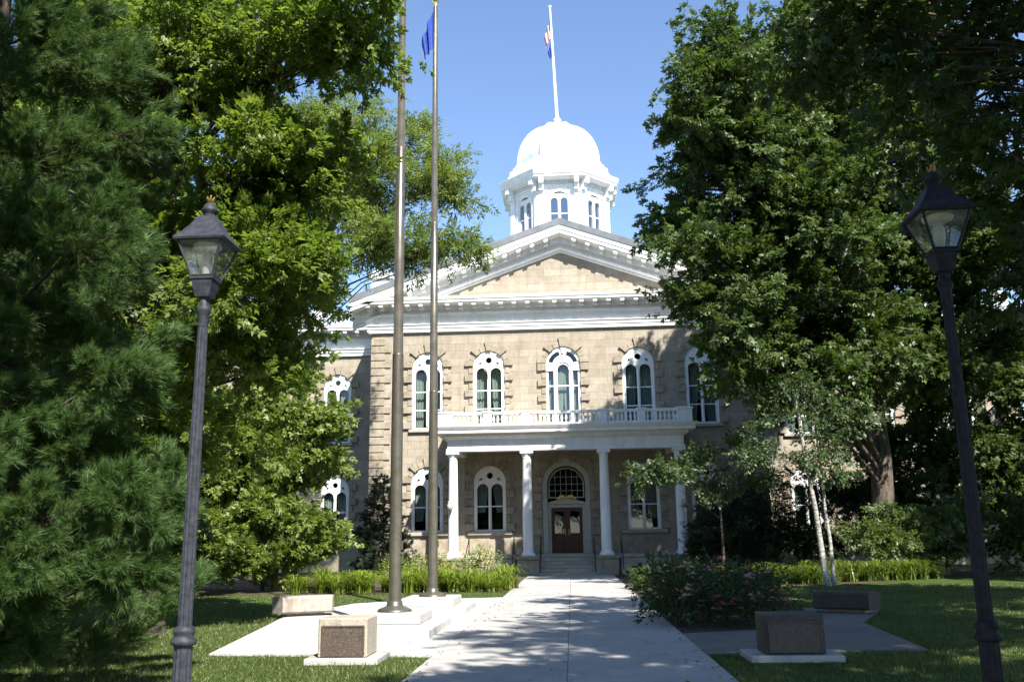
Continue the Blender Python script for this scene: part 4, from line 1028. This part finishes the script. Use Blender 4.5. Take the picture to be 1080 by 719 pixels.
tree('broadleaf_tree', 'tree shading the right lawn from outside the right edge', 'tree', (15.4, 19.5), 7, .3,
     [(13.4, 19, 9, 2.2), (15.4, 20, 11, 2.8), (17.4, 19, 8.5, 2.6), (14.2, 21, 6.8, 1.8), (14, 17.2, 11.5, 2.2), (16, 17.5, 13.5, 2.6), (13, 15.6, 9, 1.8)],
     3000, 'lobed', 'leaf_near', .18, .7, .65, 20)
# far dark backing trees
for nm, lb, b_, H_ in (('broadleaf_tree', 'dark tree deep behind the pine on the far left', (-22, 34), 14), ('broadleaf_tree', 'dark rounded tree behind the far left lawn', (-17, 26), 11),
                       ('broadleaf_tree', 'dark tree closing the view beyond the right lawn', (26, 46), 13), ('broadleaf_tree', 'shadowy tree beside the end of the right wing', (31, 36), 14)):
    x, y = b_
    tree(nm, lb, 'tree', b_, H_*.6, .3, [(x, y, H_*.75, H_*.24), (x-2.2, y-1, H_*.5, 2.6), (x+2.2, y+.5, H_*.52, 2.7), (x, y-2, H_*.35, 2.4), (x+.5, y+1, H_*.95, H_*.16), (x-1.8, y+1, H_*.72, 2.3), (x+2, y-1.5, H_*.78, 2.2), (x-2.2, y-2, H_*.22, 1.8), (x+2.2, y-2, H_*.22, 1.9)],
         1500, 'lobed', 'leaf_oak', .24, .9, .8, 18, clumps_per_m2=.35)
for lb, b_ in (('unseen tree added behind the viewpoint in line with the path', (1.5, -15)), ('unseen tree added behind the viewpoint to the left', (-9.5, -10)), ('unseen tree added behind the viewpoint to the right', (14, -11)),
               ('unseen tree added far behind the viewpoint beside the path on the right', (7, -34)), ('unseen tree added far behind the viewpoint in line with the path', (-1, -40)), ('unseen tree added far behind the viewpoint beside the path on the left', (-9, -34)), ('unseen tree added far behind the viewpoint well to the right', (17, -32)), ('unseen tree added far behind the viewpoint well to the left', (-19, -32)), ('unseen tree added off the right side of the path', (19, 6)), ('unseen tree added off the left side behind the pine', (-17.5, 6))):
    x, y = b_  # out-of-view trees added to block sky light and its reflection in the glass
    tree('broadleaf_tree', lb, 'tree', b_, 7, .3, [(x, y, 10, 3.2), (x-2.5, y-1, 7, 2.6), (x+2.5, y+.5, 7.3, 2.7), (x, y-2.2, 5.5, 2.4), (x+.5, y+2, 6, 2.4), (x, y, 12.5, 2.3)],
         1500, 'lobed', 'leaf_near', .26, .9, .85, 18, clumps_per_m2=.35, group='unseen trees added to block sky light')
# aspens
for lb, b_, lean, hgt, lobes in (
    ('thicker white-barked aspen leaning left on the right lawn', (8.62, 31.9), (-.66, -.1), 6.6, [(7.6, 31.9, 5.6, .6), (8.1, 32.0, 6.6, .7), (7.0, 31.5, 4.2, .4), (6.6, 32.6, 5.2, .55), (8.3, 31.6, 4.0, .32), (7.2, 32.2, 6.3, .6), (6.2, 32, 4.4, .3)]),
    ('thinner white-barked aspen right of its leaning neighbour', (8.98, 32.4), (-.25, 0), 6.4, [(9.2, 32.2, 5.9, .65), (9.7, 32.5, 4.5, .45), (8.9, 32.1, 5.0, .35), (8.6, 32.6, 6.6, .6), (9.3, 32, 3.7, .28), (10.2, 32.5, 5.4, .5)])):
    tree('aspen_tree', lb, 'tree', b_, hgt, .098 if lean[0] < -.5 else .065, lobes, 330, 'oval', 'leaf_aspen', .12, .5, .4, 20, group='white-barked aspens', bark_m='aspen_bark', lean=lean, limb_r=.3, clumps_per_m2=1.3)
tree('small_tree', 'thin shaded tree by the portico with one sunlit leafy branch', 'tree', (5.6, 34.3), 4.2, .055,
     [(3.3, 33, 3.95, .5), (2.65, 32.8, 3.8, .28), (4.1, 33.3, 3.75, .45), (5.0, 34, 4.3, .7), (6.3, 34.2, 4.4, .8), (5.5, 34.6, 3.2, .6), (6.9, 34.5, 3.7, .65)], 480, 'oval', 'leaf_aspen', .13, .5, .4, 20, clumps_per_m2=.9)
for lb, b_, lobes in (('dark yew bush right of the portico steps', (6.6, 40.5), [(6.5, 40, 1.9, 1.35), (6.2, 40.2, .9, 1.1), (7.2, 41, 1.2, 1.2), (6.8, 40.8, 2.9, .8)]),
                      ('tall dark yew bush under the oak against the wall', (8.9, 40.8), [(8.7, 40.3, 2.1, 1.5), (9.4, 40.5, 1.2, 1.3), (8.4, 40.8, 3.3, .9), (8.1, 40, .9, 1.0)]),
                      ('low dark yew bush at the right wing corner', (11.2, 41.5), [(11.2, 41.3, 1.4, 1.4), (12.6, 41.5, 1.4, 1.3), (10.6, 41, .8, .9), (11.9, 41.2, 3.0, 1.1), (13.2, 41.6, 3.3, 1.0), (10.4, 41, 3.2, 1.1), (10.3, 41.2, 4.5, .7)])):
    tree('yew_bush', lb, 'bush', b_, 1.0, .07, lobes, 1400, 'narrow', 'leaf_yew', .12, .45, .42, 26, clumps_per_m2=1.3, group='dark yew bushes')
tree('shrub', 'airy sunlit yellow-green shrub below the oak trunk', 'shrub', (12.6, 36.9), 1.0, .05,
     [(11.9, 36.9, 1.35, 1.0), (13.3, 37.4, 1.7, .95), (12.6, 36.6, .8, .8), (12.7, 37.3, 2.4, .6)], 700, 'oval', 'leaf_lilac', .13, .5, .42, 20, clumps_per_m2=1.1)
tree('shrub', 'broad-leaved shrub right of the oak beside the dark lawn edge', 'shrub', (15.2, 38.6), 1.0, .05,
     [(14.6, 38.2, 2.0, .95), (15.6, 38.9, 1.2, 1.0), (14.8, 38.2, .9, .8), (16.4, 39.4, 1.9, 1.0)], 640, 'lobed', 'leaf_lilac', .16, .5, .42, 16, clumps_per_m2=1.0)
for lb, b_ in (('dark bush at the far right beneath the dense tree', (19.5, 39.5)), ('dark bush at the right edge of the view beyond the lawn', (22.5, 37.5))):
    x, y = b_
    tree('shrub', lb, 'shrub', b_, 1.0, .05, [(x, y, 1.3, 1.4), (x-1.2, y, .9, 1.0), (x+1.2, y-.3, 1.0, 1.1), (x, y, 2.6, 1.0)], 620, 'oval', 'leaf_oak', .15, .5, .45, 20, clumps_per_m2=1.0)

# ------------------------------------------------------------------ conifers
def needle_tuft(n_=30, ln=.16, wd=.0042, cone=.85):
    vs, fs = [], []
    for k in range(n_):
        t_ = rng.uniform(0, .75); a = rng.uniform(0, 2*PI); sp = rng.uniform(.25, cone)
        d = np.array([math.cos(a)*sp, 1, math.sin(a)*sp]); d /= np.linalg.norm(d); l = ln*rng.uniform(.75, 1.15)
        p = np.array([0, t_*.22, 0]); side = np.cross(d, rng.normal(0, 1, 3)); side /= np.linalg.norm(side)
        o = len(vs); vs += [p-side*wd, p+side*wd, p+d*l+np.array([0, 0, -.012])]; fs.append((o, o+1, o+2))
    return np.array(vs), np.array(fs)
def conifer(name, label, base, H_, r_base, z0, needle, n_bough, tufts, ln, wd, r_trunk, droop=.25, az=None, power=.8, mult=1.0, t0=.3, plumes=(), plume_n=800):
    e = empty(name, (base[0], base[1], 0)); tag(e, label, 'tree')
    tk = MB(); tk.tube([(0, 0, -.1), (0, 0, .6), (.04, .03, H_*.5), (0, 0, H_)], [r_trunk*1.4, r_trunk, r_trunk*.6, .02], 12); tk.build('trunk', 'bark_dark', e)
    bm_ = MB(); P, D = [], []
    for k in range(n_bough):
        u = (k+random.random())/n_bough; z = z0+(H_-z0)*u**1.15
        L = r_base*(1-u)**power*random.uniform(.6, 1.15)+.25; a = k*2.399+random.uniform(-.3, .3)
        if az: a = az[0]+(az[1]-az[0])*random.random()
        dr = np.array([math.cos(a), math.sin(a), 0]); sd_ = np.array([-dr[1], dr[0], 0])
        pts = [np.array([0, 0, z])+dr*L*t_+np.array([0, 0, L*(.10*t_-droop*t_*(1-t_)*2.2-.15*t_+.22*t_**3)]) for t_ in (0, .25, .5, .75, 1)]
        bm_.tube([tuple(p) for p in pts], [.028*L**.5+.004, .022, .016, .011, .005], 5, cap=False)
        nt_ = int(tufts*(L/r_base)**1.2*mult)+6
        nsub = max(4, int(L*3.2))
        for s_ in range(nsub):
            t_ = t0+(1-t0)*((s_+random.random())/nsub)**.8
            i = min(3, int(t_*4)); f = t_*4-i; p = pts[i]*(1-f)+pts[i+1]*f
            sl = L*.26*(1.2-t_)*random.uniform(.6, 1.3)+.16; sg = 1 if s_ % 2 else -1
            dd = dr*.8+sd_*sg*random.uniform(.2, .95)+np.array([0, 0, random.uniform(-.1, .75)]); dd /= np.linalg.norm(dd)
            tip = p+dd*sl
            bm_.tube([tuple(p), tuple(tip)], [.008, .003], 4, cap=False)
            m_ = max(2, int(nt_/nsub)); wr = .05+.10*sl
            for q in range(m_):
                w_ = random.random()**.75
                P.append(p+(tip-p)*w_+np.array([random.gauss(0, wr*(1.1-w_*.7)) for _ in range(3)])); D.append(dd*.8+np.array([random.gauss(0, .5), random.gauss(0, .5), random.gauss(.35, .4)]))
    for (px_, py_, pz_, pr_) in plumes:
        c = np.array([px_-base[0], py_-base[1], pz_]); ax = np.array([c[0], c[1], .12*np.linalg.norm(c[:2])]); ax /= np.linalg.norm(ax)
        root = np.array([0, 0, max(.5, pz_-.25*np.linalg.norm(c[:2]))])
        bm_.tube([tuple(root), tuple(root*.5+c*.5+np.array([0, 0, -.12])), tuple(c-ax*pr_*.8), tuple(c+ax*pr_*.5)], [.04, .03, .018, .005], 6)
        org = c-ax*pr_*1.25
        nb_ = int(16+26*pr_)
        for k in range(nb_):                                    # side shoots of the bough, each with its own brush of needles
            v = np.array([random.gauss(0, 1), random.gauss(0, 1), random.gauss(0, .75)]); v /= np.linalg.norm(v)
            tip = c+v*pr_*random.uniform(.55, 1.08); s0_ = org*.45+tip*.55; dd = tip-org; dd /= np.linalg.norm(dd)
            bm_.tube([tuple(c-ax*pr_*.5), tuple(s0_), tuple(tip)], [.008, .006, .002], 4, cap=False)
            for q in range(int(plume_n/nb_)):
                w_ = random.random()**.6
                P.append(s0_+(tip-s0_)*w_+np.array([random.gauss(0, .035) for _ in range(3)])); D.append(dd+np.array([random.gauss(0, .38), random.gauss(0, .38), random.gauss(.15, .32)]))
    bm_.build('branches', 'bark_dark', e)
    P = np.array(P); D = unit(np.array(D)); tf = [needle_tuft(34, ln, wd) for _ in range(7)]
    V, FS = scatter(tf, P, D, rng.uniform(.75, 1.2, len(P)), roll=1.5)
    np_mesh('crown', V, FS, needle, e)
    return e
conifer('pine_tree', 'big dark long-needled pine filling the left edge', (-8.2, 11.6), 15, 2.9, .6, 'needle', 95, 460, .125, .0034, .22, t0=.35,
        plumes=[(-5.63, 10.2, 5.29, .72), (-6.51, 10.6, 4.52, .60), (-5.24, 10.4, 3.66, .50), (-6.85, 11.2, 6.97, .79), (-4.62, 9.7, 2.10, .47), (-5.51, 9.8, 1.97, .65), (-4.75, 9.8, 1.35, .43), (-5.75, 9.6, 1.37, .41), (-6.56, 10.3, 3.28, .41), (-6.67, 11.6, 8.64, .97), (-7.65, 11.4, 8.87, .83), (-5.97, 11.8, 7.5, .62), (-5.8, 10.8, 2.86, .47), (-7.03, 10.8, 5.87, .56), (-6.4, 9.4, 2.6, .5), (-9.6, 9.4, 4.2, .8), (-10.6, 11, 6, .8), (-8.6, 9, 2.2, .7), (-9.4, 13.8, 3, .8), (-7, 13.6, 4.4, .7), (-6.6, 13.2, 2.2, .6), (-7.6, 10.4, .62, .55), (-6.9, 10.6, .7, .5), (-8.3, 10.4, .6, .5), (-7.0, 10.7, 1.3, .45), (-6.2, 10.2, .75, .45), (-8.2, 9.8, 1.1, .6)])
conifer('pine_tree', 'second dark pine deeper in the left edge shade', (-12.6, 15.5), 14, 4.3, .7, 'needle', 150, 260, .2, .008, .24)
conifer('spruce_tree', 'small grey-green spruce at the left corner of the capitol', (-9.0, 44.0), 4.7, 1.35, .15, 'needle_blue', 70, 60, .13, .009, .08, droop=.1)

# ------------------------------------------------------------------ daylilies, roses, yellow flowers
def blade_clump(n_, hgt, spread, wd, seg=4):
    vs, fs = [], []
    for k in range(n_):
        a = rng.uniform(0, 2*PI); sp = spread*rng.uniform(.15, 1); h = hgt*rng.uniform(.45, 1.15); r0_ = rng.uniform(0, .12)
        d = np.array([math.cos(a), math.sin(a), 0]); s_ = np.array([-d[1], d[0], 0]); b0 = np.array([rng.normal(0, .07), rng.normal(0, .07), 0])
        o = len(vs)
        for i in range(seg+1):
            t_ = i/seg; w_ = wd*(1-t_**2*.92); p = b0+d*(r0_*t_+sp*t_**1.8)+np.array([0, 0, h*(1.85*t_-1.2*t_**2.3)])
            vs += [p-s_*w_+np.array([0, 0, w_*.5]), p+s_*w_+np.array([0, 0, w_*.5])]
        for i in range(seg): fs.append((o+2*i, o+2*i+1, o+2*i+3, o+2*i+2))
    return np.array(vs), np.array(fs)
def many(proto, spots, rs=(.85, 1.2)):
    for i, (x, y) in enumerate(spots):
        o = proto if i == 0 else copy_tree(proto)
        o.location = (x, y, .004); o.rotation_euler = (0, 0, random.uniform(0, 6.28)); s_ = random.uniform(*rs); o.scale = (s_, s_, s_*random.uniform(.9, 1.1))
def lily(label, group, spots, n_=110, h=.66, sp=.80, mat='lily_leaf', rs=(.65, 1.25)):
    protos = []
    for v in range(2):
        V, FS = blade_clump(n_, h*1.2, sp, .018, 6); o = np_mesh('daylily_clump', V, FS, mat); tag(o, label, 'daylily', group); protos.append(o)
    many(protos[0], spots[0::2], rs); many(protos[1], spots[1::2], rs)
sp_ = []
for row in range(4):
    x = -9.0+random.uniform(0, .3)
    while x < -2.1:
        sp_.append((x+random.uniform(-.25, .25), 30.6+row*.55+.16*math.sin(x*1.9)+random.uniform(-.28, .28)+.12*(x+9)/7)); x += .60
lily('bright yellow-green daylily clump in the sunny bed left of path', 'daylilies in the sunny left bed', sp_)
sp_ = []
for row in range(3):
    x = 9.7
    while x < 14.3: sp_.append((x+random.uniform(-.15, .15), 34.3+row*.55+(x-9.5)*.45+random.uniform(-.15, .15))); x += .6
for row in range(3):
    for k in range(5): sp_.append((6.9+k*.55+random.uniform(-.15, .15), 33.4+row*.55+random.uniform(-.1, .1)))
lily('green daylily clump in the dappled bed behind the aspens', 'daylilies behind the aspens', sp_, 110, .62, .8, 'lily_green')
sp_ = [(2.25+2.9*random.random()**1.3, 25.2+7.6*k/44+random.uniform(-.2, .2)) for k in range(44)]
lily('grassy daylily clump at the right path edge before the steps', 'daylilies at the right path edge', sp_, 90, .70, .6, 'iris_leaf')

def flower(bm_, p, r_, tilt):
    k0 = random.uniform(0, 6)
    for ring, (n_, rr, zz) in enumerate(((6, 1.0, .0), (5, .62, .25), (3, .3, .4))):
        for k in range(n_):
            a = k0+ring*.5+2*PI*k/n_; a2 = PI/n_*1.15
            q = [(0, 0, zz*r_*.4), (rr*r_*.7*math.cos(a-a2), rr*r_*.7*math.sin(a-a2), r_*(zz+.12)), (rr*r_*math.cos(a), rr*r_*math.sin(a), r_*(zz+.28)), (rr*r_*.7*math.cos(a+a2), rr*r_*.7*math.sin(a+a2), r_*(zz+.12))]
            bm_.add([(p[0]+x+z*tilt[0], p[1]+y+z*tilt[1], p[2]+z) for x, y, z in q], [(0, 1, 2, 3)])
def rose_proto(label, group, hgt, wid, petals, nf, name='rose_bush', leaf_m='rose_leaf'):
    e = empty(name); tag(e, label, 'rose bush' if name == 'rose_bush' else 'flowers', group)
    st_ = MB(); P = []
    for k in range(9):
        a = random.uniform(0, 6.28); r_ = wid*random.uniform(.2, 1); tp = (r_*math.cos(a), r_*math.sin(a), hgt*random.uniform(.6, 1.1))
        st_.tube([(0, 0, 0), (tp[0]*.45, tp[1]*.45, tp[2]*.55), tp], [.012, .008, .004], 5); P.append(tp)
    st_.build('stems', 'bark_dark', e)
    n_ = 130; pts = np.stack([rng.normal(0, wid*.5, n_), rng.normal(0, wid*.5, n_), hgt*rng.uniform(.12, 1.0, n_)**.8], 1)
    sps = [spray('oval', 11, .20) for _ in range(4)]
    d = unit(pts*np.array([1, 1, .25])+rng.normal(0, .25, pts.shape)); V, FS = scatter(sps, pts, d, np.full(n_, .32)*rng.uniform(.8, 1.2, n_)); V[:, 2] = np.maximum(V[:, 2], .01)
    np_mesh('foliage', V, FS, leaf_m, e)
    fb = MB()
    for k in range(nf):
        a = random.uniform(0, 6.28); r_ = wid*random.uniform(.1, 1.05); z = hgt*random.uniform(.55, 1.12)
        for q in range(random.randint(1, 4)):
            flower(fb, (r_*math.cos(a)+random.gauss(0, .05), r_*math.sin(a)+random.gauss(0, .05), z+random.gauss(0, .04)), random.uniform(.055, .085), (random.uniform(-.5, .5), random.uniform(-.9, .1)))
    fb.build('blossoms', petals, e)
    return e
rs_ = []
for y in np.arange(17.4, 27.2, .74):
    x1 = np.interp(y, [17, 19, 22, 27], [3.3, 4.0, 4.7, 5.5]); x = 2.12+max(0, (y-23.5)*.3)
    while x < x1:
        if random.random() < .66: rs_.append((x+random.uniform(-.25, .25), y+random.uniform(-.25, .25)))
        x += .74
random.shuffle(rs_)
kn = len(rs_)
many(rose_proto('deep pink rose bush in the shaded bed right of path', 'deep pink roses in the right bed', .70, .36, 'petal_pink', 13), rs_[:kn//3], (.42, 1.45))
many(rose_proto('pale pink rose bush in the shaded bed right of path', 'pale pink roses in the right bed', .75, .36, 'petal_pale', 9), rs_[kn//3:kn//2], (.42, 1.45))
many(rose_proto('leafy rose bush with few pink blooms right of path', 'leafy roses in the right bed', .65, .42, 'petal_pink', 5), rs_[kn//2:], (.55, 1.2))
many(rose_proto('yellow flower clump behind the sunny left daylilies', 'yellow flowers behind the left daylilies', .95, .36, 'petal_yellow', 7, 'flower_clump', 'leaf_shrub'), [(-6.3+.55*k+random.uniform(-.15, .15), 33.2+random.uniform(-.2, .4)) for k in range(7)])

# fallen leaves
NL = 900
lx = rng.uniform(-7, 7, NL); ly = rng.uniform(8.5, 34, NL)
lv, lf = leaf_shape('oval')
keep = ~((lx < -2.3) & (ly > 15.5) & (lx > -4.4)) & ~((np.abs(lx) > 2.2) & (rng.random(NL) < .5))
lx, ly = lx[keep], ly[keep]
edge = rng.random(len(lx)) < .45
lx = np.where(edge, np.sign(lx)*(PW-rng.exponential(.12, len(lx))), lx)
B = basis(np.stack([rng.normal(0, 1, len(lx)), rng.normal(0, 1, len(lx)), rng.normal(0, .12, len(lx))], 1), np.array([0., 0, 1]), rng.normal(0, .3, len(lx)))
V, FS = inst(lv, lf, np.stack([lx, ly, np.full(len(lx), .047)], 1), B, rng.uniform(.035, .075, len(lx)))
tag(np_mesh('fallen_leaves', V, FS, 'dry_leaf'), 'dry brown leaves fallen along the path and lawn', 'leaves', kind='stuff')

# ------------------------------------------------------------------ grass blades (one uncountable mass)
def in_poly(x, y, poly):
    c = np.zeros(len(x), bool); j = len(poly)-1
    for i in range(len(poly)):
        xi, yi = poly[i]; xj, yj = poly[j]
        c ^= ((yi > y) != (yj > y)) & (x < (xj-xi)*(y-yi)/(yj-yi+1e-9)+xi); j = i
    return c
NB = 330000
yy = 8.2+24*rng.random(NB)**1.7
half = yy*.62+1.5
xx = (rng.random(NB)*2-1)*half
ok = (np.abs(xx) > PW+.015) & ~in_poly(xx, yy, LP) & ~in_poly(xx, yy, RP) & ~((xx > PW) & (yy > 16.6) & (xx < np.interp(yy, [17, 19.4, 22.5, 27, 31], [3.2, 4.8, 5.3, 6.2, 6.6]))) & ~((xx < -2) & (xx > -15) & (yy > 29.9))
xx, yy = xx[ok], yy[ok]; n_ = len(xx)
h_ = .048*rng.uniform(.5, 1.3, n_)*(1+.3*np.sin(xx*1.7+yy)); a_ = rng.uniform(0, 2*PI, n_); w_ = .0032*(1+yy/14); ln_ = rng.normal(0, .02, (n_, 2))
p0 = np.stack([xx-np.cos(a_)*w_, yy-np.sin(a_)*w_, np.zeros(n_)], 1); p1 = np.stack([xx+np.cos(a_)*w_, yy+np.sin(a_)*w_, np.zeros(n_)], 1); p2 = np.stack([xx+ln_[:, 0], yy+ln_[:, 1], h_], 1)
V = np.stack([p0, p1, p2], 1).reshape(-1, 3)
go = np_mesh('grass', V, np.arange(3*n_).reshape(-1, 3), 'grass_blade')
tag(go, 'short mown grass blades on the lawns beside the path', 'grass', kind='stuff')
